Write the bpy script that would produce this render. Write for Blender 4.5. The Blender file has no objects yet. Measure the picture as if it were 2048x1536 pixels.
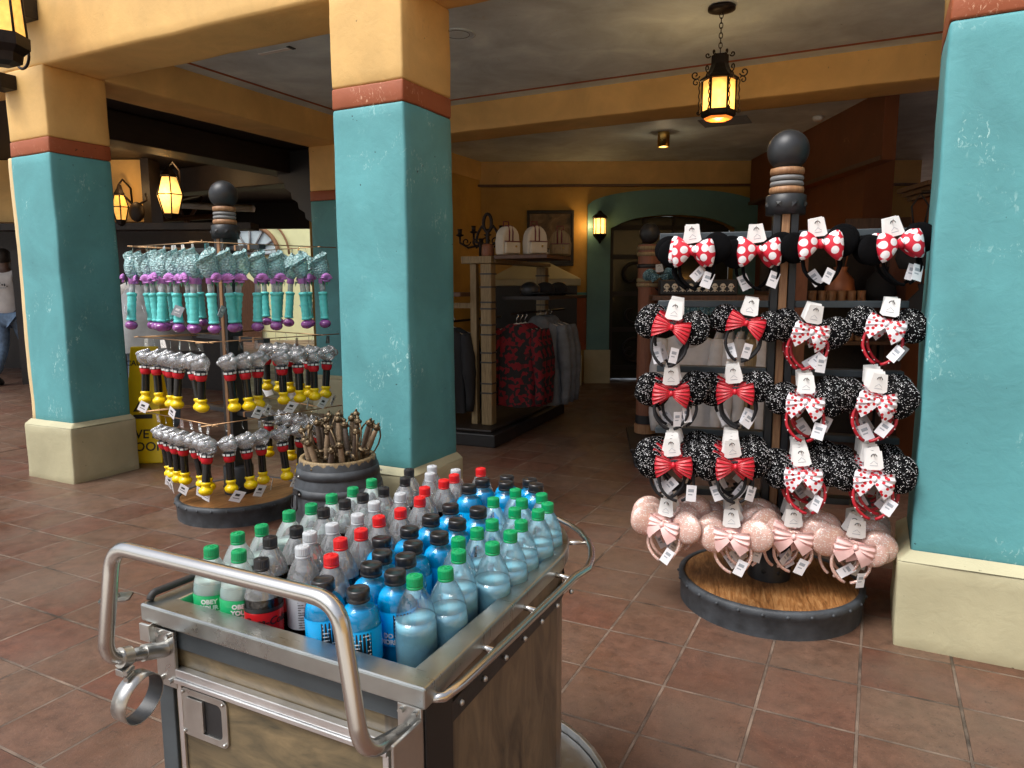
import bpy, math, random
from mathutils import Vector, Matrix, Euler
random.seed(7)
PI = math.pi
S = bpy.context.scene
COL = S.collection
def R(d): return math.radians(d)

# ------------------------------------------------------------------ camera
cam = bpy.data.cameras.new("camera"); cam_o = bpy.data.objects.new("camera", cam); COL.objects.link(cam_o)
cam.sensor_width = 36.0; cam.lens = 1440.5 / 2048 * 36.0; cam.clip_start = 0.05; cam.clip_end = 2000
YAW, PITCH, ROLL = R(26.756), R(7.70), R(-0.204)
fw = Vector((-math.sin(YAW)*math.cos(PITCH), math.cos(YAW)*math.cos(PITCH), -math.sin(PITCH)))
rt = Vector((math.cos(YAW), math.sin(YAW), 0)); up = rt.cross(fw)
r2 = rt*math.cos(ROLL) + up*math.sin(ROLL); u2 = up*math.cos(ROLL) - rt*math.sin(ROLL)
cm = Matrix((r2, u2, -fw)).transposed().to_4x4(); cm.translation = Vector((0, 0, 1.45))
cam_o.matrix_world = cm
S.camera = cam_o
# ------------------------------------------------------------------ light
SUN_EL, SUN_AZ = R(58), R(-150)      # azimuth measured from +Y towards +X: behind the camera, to its left
w = bpy.data.worlds.new("World"); S.world = w; w.use_nodes = True
nt = w.node_tree; bg = nt.nodes["Background"]
sky = nt.nodes.new("ShaderNodeTexSky"); sky.sky_type = 'NISHITA'; sky.sun_disc = False
sky.sun_elevation = SUN_EL; sky.sun_rotation = SUN_AZ; sky.dust_density = 4.0; sky.air_density = 1.0
hs = nt.nodes.new("ShaderNodeHueSaturation"); hs.inputs["Saturation"].default_value = 0.5
nt.links.new(sky.outputs[0], hs.inputs["Color"]); nt.links.new(hs.outputs[0], bg.inputs[0])
bg.inputs[1].default_value = 0.105
sun = bpy.data.lights.new("sun", 'SUN'); sun.energy = 1.4; sun.angle = R(32); sun.color = (1, 0.97, 0.93)
sun_o = bpy.data.objects.new("sun", sun); COL.objects.link(sun_o)
sd = Vector((math.sin(SUN_AZ)*math.cos(SUN_EL), math.cos(SUN_AZ)*math.cos(SUN_EL), math.sin(SUN_EL)))
sun_o.rotation_euler = sd.to_track_quat('Z', 'Y').to_euler()
S.view_settings.view_transform = 'Standard'; S.view_settings.look = 'None'; S.view_settings.gamma = 1
S.view_settings.exposure = 0.97
S.cycles.max_bounces = 10; S.cycles.transparent_max_bounces = 40; S.cycles.transmission_bounces = 8
S.cycles.diffuse_bounces = 5; S.cycles.caustics_refractive = False; S.cycles.caustics_reflective = False
S.cycles.sample_clamp_indirect = 4.0; S.cycles.use_denoising = True

# ------------------------------------------------------------------ materials
def newmat(name):
    m = bpy.data.materials.new(name); m.use_nodes = True
    return m, m.node_tree, m.node_tree.nodes["Principled BSDF"]
def N(nt, t, **kw):
    n = nt.nodes.new(t)
    for k, v in kw.items():
        if k in n.inputs: n.inputs[k].default_value = v
        else: setattr(n, k, v)
    return n
def ramp(nt, src, stops):
    r = nt.nodes.new("ShaderNodeValToRGB"); e = r.color_ramp.elements
    while len(e) < len(stops): e.new(0.5)
    for el, (p, c) in zip(e, stops):
        el.position = p; el.color = (*c, 1) if len(c) == 3 else c
    nt.links.new(src, r.inputs[0]); return r
def g(v): return (v, v, v)
def coords(nt, scale=(1, 1, 1), kind="Object"):
    tc = nt.nodes.new("ShaderNodeTexCoord"); mp = nt.nodes.new("ShaderNodeMapping")
    mp.inputs["Scale"].default_value = scale
    nt.links.new(tc.outputs[kind], mp.inputs[0]); return mp.outputs[0]
def noise(nt, co, scale, detail=5, rough=0.55, dist=0.0):
    n = N(nt, "ShaderNodeTexNoise", Scale=scale, Detail=detail, Roughness=rough, Distortion=dist)
    nt.links.new(co, n.inputs["Vector"]); return n.outputs["Fac"]
def mixc(nt, fac, a, b, mode='MIX'):
    m = nt.nodes.new("ShaderNodeMix"); m.data_type = 'RGBA'; m.blend_type = mode
    for s, v in ((6, a), (7, b)):
        if isinstance(v, tuple): m.inputs[s].default_value = (*v, 1)
        else: nt.links.new(v, m.inputs[s])
    if isinstance(fac, float): m.inputs[0].default_value = fac
    else: nt.links.new(fac, m.inputs[0])
    return m.outputs[2]
def bump(nt, b, h, strength=0.3, dist=0.01):
    n = N(nt, "ShaderNodeBump", Strength=strength, Distance=dist)
    nt.links.new(h, n.inputs["Height"]); nt.links.new(n.outputs[0], b.inputs["Normal"]); return n
def simple(name, c, rough=0.5, metal=0.0, var=0.12, scale=6.0, bmp=0.0, bscale=60, spec=0.5, sx=(1, 1, 1)):
    m, nt, b = newmat(name)
    co = coords(nt, sx)
    n = noise(nt, co, scale, 6)
    lo = tuple(x*(1-var) for x in c); hi = tuple(min(1, x*(1+var)) for x in c)
    r = ramp(nt, n, [(0.3, lo), (0.7, hi)])
    nt.links.new(r.outputs[0], b.inputs["Base Color"])
    b.inputs["Roughness"].default_value = rough; b.inputs["Metallic"].default_value = metal
    b.inputs["Specular IOR Level"].default_value = spec
    if bmp: bump(nt, b, noise(nt, co, bscale, 4), bmp, 0.004)
    return m
def emit(name, c, s, hot=None, rad=0.1, boost=3.0):
    m, nt, b = newmat(name)
    b.inputs["Base Color"].default_value = (*c, 1)
    co = coords(nt); n = noise(nt, co, 30, 3)
    r = ramp(nt, n, [(0.3, tuple(x*0.6 for x in c)), (0.75, c)])
    nt.links.new(r.outputs[0], b.inputs["Emission Color"]); b.inputs["Emission Strength"].default_value = s
    if hot is not None:                                   # the bulb behind the glass: brighter glass near it
        tc = nt.nodes.new("ShaderNodeTexCoord"); vd = nt.nodes.new("ShaderNodeVectorMath"); vd.operation = 'DISTANCE'; vd.inputs[1].default_value = hot
        nt.links.new(tc.outputs["Object"], vd.inputs[0])
        mr = N(nt, "ShaderNodeMapRange"); mr.inputs[1].default_value = rad*0.55; mr.inputs[2].default_value = rad*1.7; mr.inputs[3].default_value = s*boost; mr.inputs[4].default_value = s*0.75; mr.interpolation_type = 'SMOOTHSTEP'
        nt.links.new(vd.outputs["Value"], mr.inputs[0]); nt.links.new(mr.outputs[0], b.inputs["Emission Strength"])
    return m
def painted(name, c, chip, chips=0.5, blot=0.16, rough=0.62):
    """hand-trowelled painted plaster with brush blotches and scuffed chips"""
    m, nt, b = newmat(name)
    co = coords(nt)
    big = noise(nt, co, 2.2, 6, 0.6, 0.4)
    r = ramp(nt, big, [(0.25, tuple(x*(1-blot) for x in c)), (0.55, c), (0.8, tuple(min(1, x*(1+blot)) for x in c))])
    # chips: small scratches only where a larger mask allows
    co2 = coords(nt, (1.0, 1.0, 0.55))
    fine = noise(nt, co2, 46, 7, 0.72, 1.2); msk = noise(nt, co, 3.4, 3, 0.5, 0.6)
    fr = ramp(nt, fine, [(0.56, g(0)), (0.62, g(1))]); mr = ramp(nt, msk, [(0.66 - 0.1*chips, g(0)), (0.76 - 0.1*chips, g(1))])
    mul = N(nt, "ShaderNodeMath", operation='MULTIPLY'); nt.links.new(fr.outputs[0], mul.inputs[0]); nt.links.new(mr.outputs[0], mul.inputs[1])
    out = mixc(nt, mul.outputs[0], r.outputs[0], chip)
    # dark nicks
    fine2 = noise(nt, co, 34, 4, 0.5); dr = ramp(nt, fine2, [(0.735, g(0)), (0.75, g(1))])
    out = mixc(nt, dr.outputs[0], out, tuple(x*0.25 for x in c))
    nt.links.new(out, b.inputs["Base Color"])
    b.inputs["Roughness"].default_value = rough
    h = mixc(nt, 0.45, big, noise(nt, co, 15, 6, 0.62, 0.5))
    bump(nt, b, h, 0.30, 0.02)
    return m
def wood(name, c1, c2, scale=(12, 1.2, 12), rough=0.5, gscale=4.0, bmp=0.25):
    m, nt, b = newmat(name); co = coords(nt, scale)
    n = noise(nt, co, gscale, 8, 0.65, 1.2)
    r = ramp(nt, n, [(0.3, c1), (0.5, tuple((a+d)/2 for a, d in zip(c1, c2))), (0.7, c2)])
    nt.links.new(r.outputs[0], b.inputs["Base Color"]); b.inputs["Roughness"].default_value = rough
    bump(nt, b, n, bmp, 0.004); return m
def metal(name, c, rough, brushed=(2, 2, 120), var=0.12, m_=1.0, bmp=0.05, rv=0.4):
    m, nt, b = newmat(name); co = coords(nt, brushed)
    n = noise(nt, co, 6, 6, 0.6); co2 = coords(nt); n2 = noise(nt, co2, 9, 5, 0.6)
    r = ramp(nt, n2, [(0.25, tuple(x*(1-var) for x in c)), (0.75, c)])
    nt.links.new(r.outputs[0], b.inputs["Base Color"]); b.inputs["Metallic"].default_value = m_
    rr = ramp(nt, mixc(nt, 0.5, n, n2), [(0.3, g(rough*(1-rv*0.75))), (0.7, g(min(1, rough*(1+rv*1.2))))])
    nt.links.new(rr.outputs[0], b.inputs["Roughness"])
    bump(nt, b, n, bmp, 0.002); return m
def film(name, tint, clear=0.8, rough=0.06, whiten=0.0, wob=0.35, wscale=(70, 70, 18), edge=0.75):
    """thin clear plastic: mostly straight through, a Fresnel sheen on top"""
    m, nt, b = newmat(name); nt.nodes.remove(b)
    out = nt.nodes["Material Output"]
    tr = N(nt, "ShaderNodeBsdfTransparent"); tr.inputs[0].default_value = (*tint, 1)
    gl = N(nt, "ShaderNodeBsdfGlossy"); gl.inputs["Roughness"].default_value = rough; gl.inputs[0].default_value = (1, 1, 1, 1)
    co = coords(nt, wscale); bp = N(nt, "ShaderNodeBump", Strength=wob, Distance=0.004); nt.links.new(noise(nt, co, 1.0, 3, 0.5), bp.inputs["Height"])
    nt.links.new(bp.outputs[0], gl.inputs["Normal"])
    fr = N(nt, "ShaderNodeLayerWeight", Blend=0.35); nt.links.new(bp.outputs[0], fr.inputs["Normal"])
    r = ramp(nt, fr.outputs["Fresnel"], [(0.0, g(1-clear)), (0.25, g(1-clear+0.04)), (1.0, g(edge))])
    mx = nt.nodes.new("ShaderNodeMixShader"); nt.links.new(r.outputs[0], mx.inputs[0])
    nt.links.new(tr.outputs[0], mx.inputs[1]); nt.links.new(gl.outputs[0], mx.inputs[2])
    last = mx.outputs[0]
    if whiten:
        df = N(nt, "ShaderNodeBsdfDiffuse"); df.inputs[0].default_value = (0.85, 0.88, 0.9, 1)
        m2 = nt.nodes.new("ShaderNodeMixShader"); m2.inputs[0].default_value = whiten
        nt.links.new(last, m2.inputs[1]); nt.links.new(df.outputs[0], m2.inputs[2]); last = m2.outputs[0]
    nt.links.new(last, out.inputs[0]); return m
def crystal(name, c, alpha, rough=0.12, scale=90):
    """knobbly translucent moulded plastic"""
    m, nt, b = newmat(name); out = nt.nodes["Material Output"]
    b.inputs["Base Color"].default_value = (*c, 1); b.inputs["Roughness"].default_value = rough
    b.inputs["Specular IOR Level"].default_value = 0.9; b.inputs["Coat Weight"].default_value = 0.6
    co = coords(nt); v = N(nt, "ShaderNodeTexVoronoi", Scale=scale); nt.links.new(co, v.inputs["Vector"])
    bump(nt, b, v.outputs["Distance"], 0.9, 0.012)
    r = ramp(nt, v.outputs["Distance"], [(0.0, tuple(min(1, x*1.25) for x in c)), (0.8, tuple(x*0.55 for x in c))])
    nt.links.new(r.outputs[0], b.inputs["Base Color"])
    tr = N(nt, "ShaderNodeBsdfTransparent"); tr.inputs[0].default_value = (*[min(1, x+0.25) for x in c], 1)
    fr = N(nt, "ShaderNodeLayerWeight", Blend=0.45)
    rr = ramp(nt, fr.outputs["Facing"], [(0.0, g(1-alpha)), (0.7, g(0.92))])
    mx = nt.nodes.new("ShaderNodeMixShader"); nt.links.new(rr.outputs[0], mx.inputs[0])
    nt.links.new(tr.outputs[0], mx.inputs[1]); nt.links.new(b.outputs[0], mx.inputs[2]); nt.links.new(mx.outputs[0], out.inputs[0])
    return m
def sequin(name, base, spark, scale, frac, metal_=0.0, rough=0.4):
    m, nt, b = newmat(name); co = coords(nt)
    v = N(nt, "ShaderNodeTexVoronoi", Scale=scale); nt.links.new(co, v.inputs["Vector"])
    sep = nt.nodes.new("ShaderNodeSeparateColor"); nt.links.new(v.outputs["Color"], sep.inputs[0])
    r = ramp(nt, sep.outputs[0], [(1-frac, g(0)), (1-frac+0.04, g(1))])
    dd = ramp(nt, v.outputs["Distance"], [(0.42, g(1)), (0.52, g(0))])
    mu = N(nt, "ShaderNodeMath", operation='MULTIPLY'); nt.links.new(r.outputs[0], mu.inputs[0]); nt.links.new(dd.outputs[0], mu.inputs[1])
    nt.links.new(mixc(nt, mu.outputs[0], base, spark), b.inputs["Base Color"])  # sequin sparkle painted into the colour as bright random cells
    b.inputs["Roughness"].default_value = rough; b.inputs["Metallic"].default_value = metal_
    if not metal_: nt.links.new(ramp(nt, mu.outputs[0], [(0, g(0.05)), (1, g(0.8))]).outputs[0], b.inputs["Specular IOR Level"])
    n = N(nt, "ShaderNodeBump", Strength=0.8, Distance=0.004); nt.links.new(sep.outputs[1], n.inputs["Height"])
    nt.links.new(n.outputs[0], b.inputs["Normal"]); return m
def dots(name, base, dot, scale, size, rnd=0.35, rough=0.6, foil=False):
    m, nt, b = newmat(name); tc = nt.nodes.new("ShaderNodeTexCoord"); mp = nt.nodes.new("ShaderNodeMapping")
    mp.inputs["Rotation"].default_value = (R(-90), 0, R(0)); nt.links.new(tc.outputs["Object"], mp.inputs[0])
    v = N(nt, "ShaderNodeTexVoronoi", voronoi_dimensions='2D', Scale=scale, Randomness=rnd); nt.links.new(mp.outputs[0], v.inputs["Vector"])
    r = ramp(nt, v.outputs["Distance"], [(size, g(1)), (size+0.03, g(0))])
    nt.links.new(mixc(nt, r.outputs[0], base, dot), b.inputs["Base Color"]); b.inputs["Roughness"].default_value = rough
    if foil:
        rr = ramp(nt, r.outputs[0], [(0, g(rough)), (1, g(0.25))]); nt.links.new(rr.outputs[0], b.inputs["Roughness"])
    co = coords(nt); bump(nt, b, noise(nt, co, 60, 4), 0.25, 0.004)
    return m

M = {}
M['teal'] = painted('teal_paint', (0.102, 0.345, 0.37), (0.38, 0.64, 0.63), 1.1, 0.24)
M['teal_dimmed'] = painted('dimmed_teal_paint', (0.12, 0.27, 0.28), (0.2, 0.3, 0.3), 0.3)  # same teal as the pillars, with the arch's dim light mixed into the colour
M['red_band'] = painted('brick_red_paint', (0.33, 0.085, 0.03), (0.72, 0.42, 0.27), 1.5)
M['ochre'] = painted('ochre_paint', (0.71, 0.445, 0.155), (0.66, 0.40, 0.15), 0.2, 0.22)
M['cream_edge'] = painted('cream_edge_paint', (0.72, 0.55, 0.30), (0.8, 0.7, 0.5), 0.2)
M['plinth'] = painted('plinth_plaster', (0.47, 0.44, 0.28), (0.6, 0.56, 0.4), 0.2, 0.18)
M['orange_wall'] = painted('orange_plaster', (0.17, 0.05, 0.013), (0.6, 0.3, 0.1), 0.2, 0.2)
M['yellow_wall'] = painted('yellow_plaster', (0.52, 0.31, 0.07), (0.62, 0.4, 0.15), 0.1, 0.22)
M['pale_yellow'] = painted('pale_yellow_stucco', (0.84, 0.84, 0.46), (0.8, 0.75, 0.5), 0.1, 0.1)
M['ceiling'] = painted('ceiling_plaster', (0.66, 0.77, 0.82), (0.5, 0.45, 0.33), 0.1, 0.32, 0.6)
M['stripe'] = simple('stripe_paint', (0.30, 0.07, 0.03), 0.6)
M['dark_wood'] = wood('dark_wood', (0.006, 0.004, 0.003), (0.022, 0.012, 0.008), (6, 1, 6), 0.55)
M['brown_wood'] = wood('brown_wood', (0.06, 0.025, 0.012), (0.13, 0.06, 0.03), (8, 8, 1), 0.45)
M['rust_wood'] = wood('rust_wood', (0.17, 0.06, 0.03), (0.27, 0.10, 0.05), (9, 9, 1), 0.5)
M['strip_wood'] = wood('strip_wood', (0.22, 0.10, 0.045), (0.42, 0.23, 0.11), (16, 16, 1.2), 0.5)
M['olive_wood'] = wood('olive_wood', (0.16, 0.11, 0.05), (0.34, 0.25, 0.13), (14, 14, 1.3), 0.6)
M['cart_wood'] = wood('cart_wood_grain', (0.05, 0.048, 0.033), (0.24, 0.180, 0.098), (1.5, 1.5, 5), 0.30, 3.4, 0.1)
M['cart_wood_side'] = wood('cart_wood_side', (0.034, 0.029, 0.022), (0.215, 0.165, 0.105), (4, 4, 1.2), 0.30, 3.4, 0.1)
M['black'] = simple('black_paint', (0.012, 0.012, 0.013), 0.45)
M['charcoal'] = simple('charcoal_metal', (0.028, 0.03, 0.033), 0.42, 0.3, 0.3, 8, 0.1)
M['slate'] = simple('slate_frame', (0.06, 0.075, 0.085), 0.45, 0.2, 0.2, 10)
M['slate_rim'] = simple('slate_rim', (0.045, 0.052, 0.06), 0.6, 0.0, 0.45, 14, 0.2)
M['iron'] = simple('wrought_iron', (0.018, 0.012, 0.010), 0.5, 0.6, 0.3, 20, 0.2)
M['steel'] = metal('brushed_steel', (0.60, 0.59, 0.57), 0.24, (1.5, 1.5, 1.5), 0.05, 1.0, 0.0, 0.08)
M['steel_top'] = metal('stainless_counter', (0.50, 0.53, 0.52), 0.30, (3, 60, 3), 0.25)
M['zinc'] = metal('zinc_plate', (0.60, 0.60, 0.58), 0.33, (8, 8, 8), 0.25)
M['alu'] = metal('aluminium_trim', (0.80, 0.81, 0.82), 0.34, (2, 3, 80))
M['gold_wire'] = metal('gold_wire', (0.45, 0.28, 0.15), 0.35, (8, 8, 8))
M['brass'] = metal('brass', (0.55, 0.38, 0.12), 0.3, (8, 8, 8))
M['pewter'] = metal('antique_brass_cast', (0.30, 0.22, 0.13), 0.45, (20, 20, 20), 0.8, 0.85, 0.4)
def grip():
    m, nt, b = newmat('sword_grip'); oi = nt.nodes.new("ShaderNodeObjectInfo"); co = coords(nt); n = noise(nt, co, 40, 5)
    r = ramp(nt, oi.outputs["Random"], [(0.0, (0.06, 0.05, 0.045)), (0.45, (0.12, 0.085, 0.06)), (0.5, (0.30, 0.21, 0.13)), (1.0, (0.36, 0.27, 0.18))])
    nt.links.new(mixc(nt, 0.6, r.outputs[0], ramp(nt, n, [(0.3, g(0.4)), (0.7, g(1.2))]).outputs[0], 'MULTIPLY'), b.inputs["Base Color"])
    b.inputs["Roughness"].default_value = 0.45; bump(nt, b, n, 0.4, 0.003); return m
M['grip'] = grip()
M['grey_ring'] = simple('grey_ring', (0.20, 0.20, 0.20), 0.5)
M['black_rubber'] = simple('black_rubber', (0.02, 0.02, 0.02), 0.6)
M['white_card'] = simple('white_card', (0.78, 0.78, 0.76), 0.5, 0, 0.04)
M['tag'] = simple('paper_tag', (0.80, 0.80, 0.83), 0.35, 0, 0.06)
M['greytag'] = simple('grey_tag', (0.33, 0.36, 0.40), 0.35, 0, 0.2, 40)
M['ink'] = simple('ink', (0.03, 0.03, 0.03), 0.5)
M['velvet'] = simple('black_velvet', (0.003, 0.003, 0.0035), 0.95, 0, 0.3, 30, 0.3, 200, 0.08)
M['bsequin'] = sequin('black_sequin', (0.003, 0.003, 0.0035), (0.95, 0.95, 0.97), 350, 0.15, 0.0, 0.5)
M['psequin'] = sequin('rose_sequin', (0.80, 0.52, 0.44), (1.0, 0.94, 0.90), 210, 0.34, 0.25, 0.35)
M['tsequin'] = sequin('teal_sequin', (0.06, 0.16, 0.20), (0.5, 0.75, 0.8), 200, 0.45, 0.3, 0.35)
M['bow_dot'] = dots('dotted_bow', (0.62, 0.012, 0.035), (0.85, 0.83, 0.85), 27, 0.36)
M['bow_white'] = dots('white_foil_bow', (0.82, 0.80, 0.84), (0.55, 0.02, 0.03), 44, 0.27, 0.7, 0.5, True)
M['bow_red'] = simple('red_satin', (0.55, 0.015, 0.03), 0.32, 0, 0.2, 20)
M['bow_pip'] = simple('red_satin_seam', (0.85, 0.25, 0.25), 0.35)
M['bow_pink'] = simple('pink_satin', (0.90, 0.60, 0.57), 0.35, 0, 0.1, 20)
M['band_red'] = simple('red_band_ribbon', (0.42, 0.012, 0.025), 0.4)
M['green_cap'] = simple('green_cap', (0.0, 0.30, 0.10), 0.35, 0, 0.06)
M['black_cap'] = simple('black_cap', (0.014, 0.014, 0.016), 0.3, 0, 0.1)
M['grey_cap'] = simple('silver_cap', (0.50, 0.53, 0.56), 0.35, 0, 0.06)
M['red_cap'] = simple('red_cap', (0.66, 0.012, 0.014), 0.33, 0, 0.06)
M['pet'] = film('clear_bottle_plastic', (0.93, 0.95, 0.95), 0.97)
M['pet_neck'] = film('clear_bottle_neck', (0.94, 0.95, 0.945), 0.90, 0.06, 0.13, 0.28, (55, 55, 7), 0.85)
M['pet_mist'] = film('misted_bottle_plastic', (0.985, 1.0, 1.0), 0.93, 0.05, 0.03, 0.5, (60, 60, 9), 0.85)
def liquid(name, c, rough=0.1, trans=0.0, sss=0.0):
    m, nt, b = newmat(name); b.inputs["Base Color"].default_value = (*c, 1)
    b.inputs["Roughness"].default_value = rough; b.inputs["Transmission Weight"].default_value = trans
    b.inputs["IOR"].default_value = 1.33
    if sss:
        b.inputs["Subsurface Weight"].default_value = sss; b.inputs["Subsurface Radius"].default_value = (0.02, 0.03, 0.04); b.inputs["Subsurface Scale"].default_value = 0.5
    co = coords(nt, (1, 1, 1)); n = noise(nt, co, 130, 4, 0.6); bump(nt, b, n, 0.15, 0.002)
    return m
M['cola'] = liquid('cola_drink', (0.012, 0.006, 0.005), 0.12)
M['lemonade'] = liquid('cloudy_lemonade', (0.50, 0.84, 0.98), 0.4, 0.0, 0.0)
def slush():
    m, nt, b = newmat('icy_lemonade'); out = nt.nodes["Material Output"]
    b.inputs["Base Color"].default_value = (0.30, 0.78, 1.0, 1); b.inputs["Roughness"].default_value = 0.4
    tc = nt.nodes.new("ShaderNodeTexCoord"); sp = nt.nodes.new("ShaderNodeSeparateXYZ"); nt.links.new(tc.outputs["Object"], sp.inputs[0])
    co = coords(nt); n = noise(nt, co, 45, 5, 0.6)
    ad = N(nt, "ShaderNodeMath", operation='MULTIPLY_ADD'); ad.inputs[1].default_value = 0.03; nt.links.new(n, ad.inputs[0]); nt.links.new(sp.outputs[2], ad.inputs[2])
    mr = N(nt, "ShaderNodeMapRange"); mr.inputs[1].default_value = 0.140; mr.inputs[2].default_value = 0.185; mr.inputs[3].default_value = 1.0; mr.inputs[4].default_value = 0.55; nt.links.new(ad.outputs[0], mr.inputs[0])
    tr = N(nt, "ShaderNodeBsdfTransparent"); tr.inputs[0].default_value = (0.80, 0.93, 1, 1)
    mx = nt.nodes.new("ShaderNodeMixShader"); nt.links.new(mr.outputs[0], mx.inputs[0]); nt.links.new(tr.outputs[0], mx.inputs[1]); nt.links.new(b.outputs[0], mx.inputs[2]); nt.links.new(mx.outputs[0], out.inputs[0])
    bump(nt, b, noise(nt, co, 140, 4), 0.2, 0.003); return m
M['lemonade'] = slush()
M['soda'] = liquid('clear_soda', (0.58, 0.80, 0.76), 0.3, 0.0)
M['sport'] = liquid('blue_sport_drink', (0.0, 0.42, 0.92), 0.15, 0.0, 0.0)
M['lab_green'] = simple('green_label', (0.02, 0.46, 0.16), 0.35, 0, 0.06)
M['lab_red'] = simple('red_label', (0.60, 0.015, 0.02), 0.35, 0, 0.06)
M['lab_black'] = simple('black_label', (0.012, 0.012, 0.012), 0.35)
M['lab_silver'] = simple('silver_label', (0.50, 0.52, 0.56), 0.35)
M['lab_blue'] = simple('blue_label', (0.0, 0.42, 0.92), 0.3, 0, 0.06)
M['lab_teal'] = simple('teal_label', (0.02, 0.40, 0.50), 0.3)
M['white_ink'] = simple('white_print', (0.8, 0.8, 0.8), 0.4, 0, 0.02)
M['aqua'] = simple('aqua_plastic', (0.13, 0.66, 0.64), 0.35, 0, 0.15, 30, 0.5, 110)
M['purple'] = simple('orchid_plastic', (0.56, 0.22, 0.62), 0.35, 0, 0.15, 30)
M['frost'] = crystal('frosted_tube', (0.62, 0.66, 0.68), 0.4, 0.2, 30)
M['aqua_crystal'] = crystal('aqua_crystal', (0.50, 0.82, 0.86), 0.38, 0.25, 95)
M['clear_crystal'] = film('clear_crystal', (0.93, 0.94, 0.96), 0.80, 0.05, 0.17, 1.0, (150, 150, 150), 0.85)
M['purple_glass'] = crystal('purple_globe', (0.42, 0.12, 0.45), 0.45, 0.05, 24)
M['red_plastic'] = simple('red_plastic', (0.62, 0.01, 0.025), 0.25, 0, 0.05)
M['yellow_plastic'] = simple('yellow_plastic', (0.82, 0.58, 0.0), 0.22, 0, 0.05)
M['black_gloss'] = simple('black_gloss', (0.01, 0.01, 0.01), 0.15)
M['leaf'] = simple('green_leaf_plastic', (0.07, 0.32, 0.16), 0.4)
M['wetsign'] = simple('yellow_sign_plastic', (0.88, 0.62, 0.005), 0.4, 0, 0.1)
M['lamp_glow'] = emit('amber_glass', (1.0, 0.47, 0.09), 0.85, (0.0, -0.02, 2.665), 0.095, 3.2)
M['lamp_glow_hi'] = emit('amber_glass_bright', (1.0, 0.52, 0.12), 0.9, (-0.03, -0.05, 0.23), 0.15, 2.6)
M['lamp_dim'] = emit('amber_glass_dim', (1.0, 0.55, 0.12), 0.6)
M['flame'] = emit('bulb', (1.0, 0.75, 0.35), 30)
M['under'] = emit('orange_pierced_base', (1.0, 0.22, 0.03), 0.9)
M['shirt_white'] = simple('white_cotton', (0.62, 0.60, 0.58), 0.85, 0, 0.1, 10)
M['denim'] = simple('denim', (0.16, 0.25, 0.38), 0.85, 0, 0.3, 24)
M['skin_dark'] = simple('dark_skin', (0.10, 0.05, 0.03), 0.5)
M['hair'] = simple('dark_hair', (0.02, 0.014, 0.01), 0.6)
M['hair_brown'] = simple('brown_hair', (0.10, 0.05, 0.03), 0.6, 0, 0.5, 40)
M['poncho'] = simple('grey_poncho', (0.30, 0.31, 0.32), 0.4, 0, 0.25, 8)
M['black_cloth'] = simple('black_cloth', (0.010, 0.010, 0.012), 0.8)
M['grey_cloth'] = simple('grey_fleece', (0.17, 0.18, 0.19), 0.9, 0, 0.2, 14)
M['stone_cloth'] = simple('stone_fleece', (0.58, 0.56, 0.55), 0.9, 0, 0.12, 10)
M['linen'] = simple('canvas_cream', (0.62, 0.56, 0.46), 0.6, 0, 0.08)
M['wine'] = simple('wine_trim', (0.16, 0.02, 0.03), 0.5)
M['terrac'] = simple('copper_tone', (0.35, 0.12, 0.05), 0.35, 0.4)
M['glass_dark'] = simple('dark_door_glass', (0.035, 0.042, 0.036), 0.15)
def plaid():
    m, nt, b = newmat('red_check_cloth'); co = coords(nt)
    v = N(nt, "ShaderNodeTexVoronoi", Scale=30, Randomness=0.9); nt.links.new(co, v.inputs["Vector"])
    sep = nt.nodes.new("ShaderNodeSeparateColor"); nt.links.new(v.outputs["Color"], sep.inputs[0])
    r = ramp(nt, sep.outputs[0], [(0.45, (0.17, 0.005, 0.010)), (0.5, (0.012, 0.01, 0.01))])
    nt.links.new(r.outputs[0], b.inputs["Base Color"]); b.inputs["Roughness"].default_value = 0.9; return m
M['plaid'] = plaid()
def picture():
    m, nt, b = newmat('old_painting'); co = coords(nt); n = noise(nt, co, 5, 6, 0.6, 1.0)
    r = ramp(nt, n, [(0.3, (0.03, 0.02, 0.012)), (0.5, (0.13, 0.08, 0.04)), (0.68, (0.26, 0.18, 0.10))])
    nt.links.new(r.outputs[0], b.inputs["Base Color"]); b.inputs["Roughness"].default_value = 0.35; return m
M['painting'] = picture()
def disc_wood():
    m, nt, b = newmat('worn_disc_wood'); co = coords(nt, (10, 1.2, 1))
    n = noise(nt, co, 5, 8, 0.7, 1.5); co2 = coords(nt); n2 = noise(nt, co2, 5, 6, 0.6)
    r = ramp(nt, n, [(0.32, (0.085, 0.032, 0.010)), (0.48, (0.27, 0.115, 0.035)), (0.68, (0.46, 0.25, 0.10))])
    r2 = ramp(nt, n2, [(0.35, g(0.55)), (0.7, g(1.1))])
    nt.links.new(mixc(nt, 1.0, r.outputs[0], r2.outputs[0], 'MULTIPLY'), b.inputs["Base Color"])
    b.inputs["Roughness"].default_value = 0.4; bump(nt, b, n, 0.2, 0.003); return m
M['disc_wood'] = disc_wood()
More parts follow.
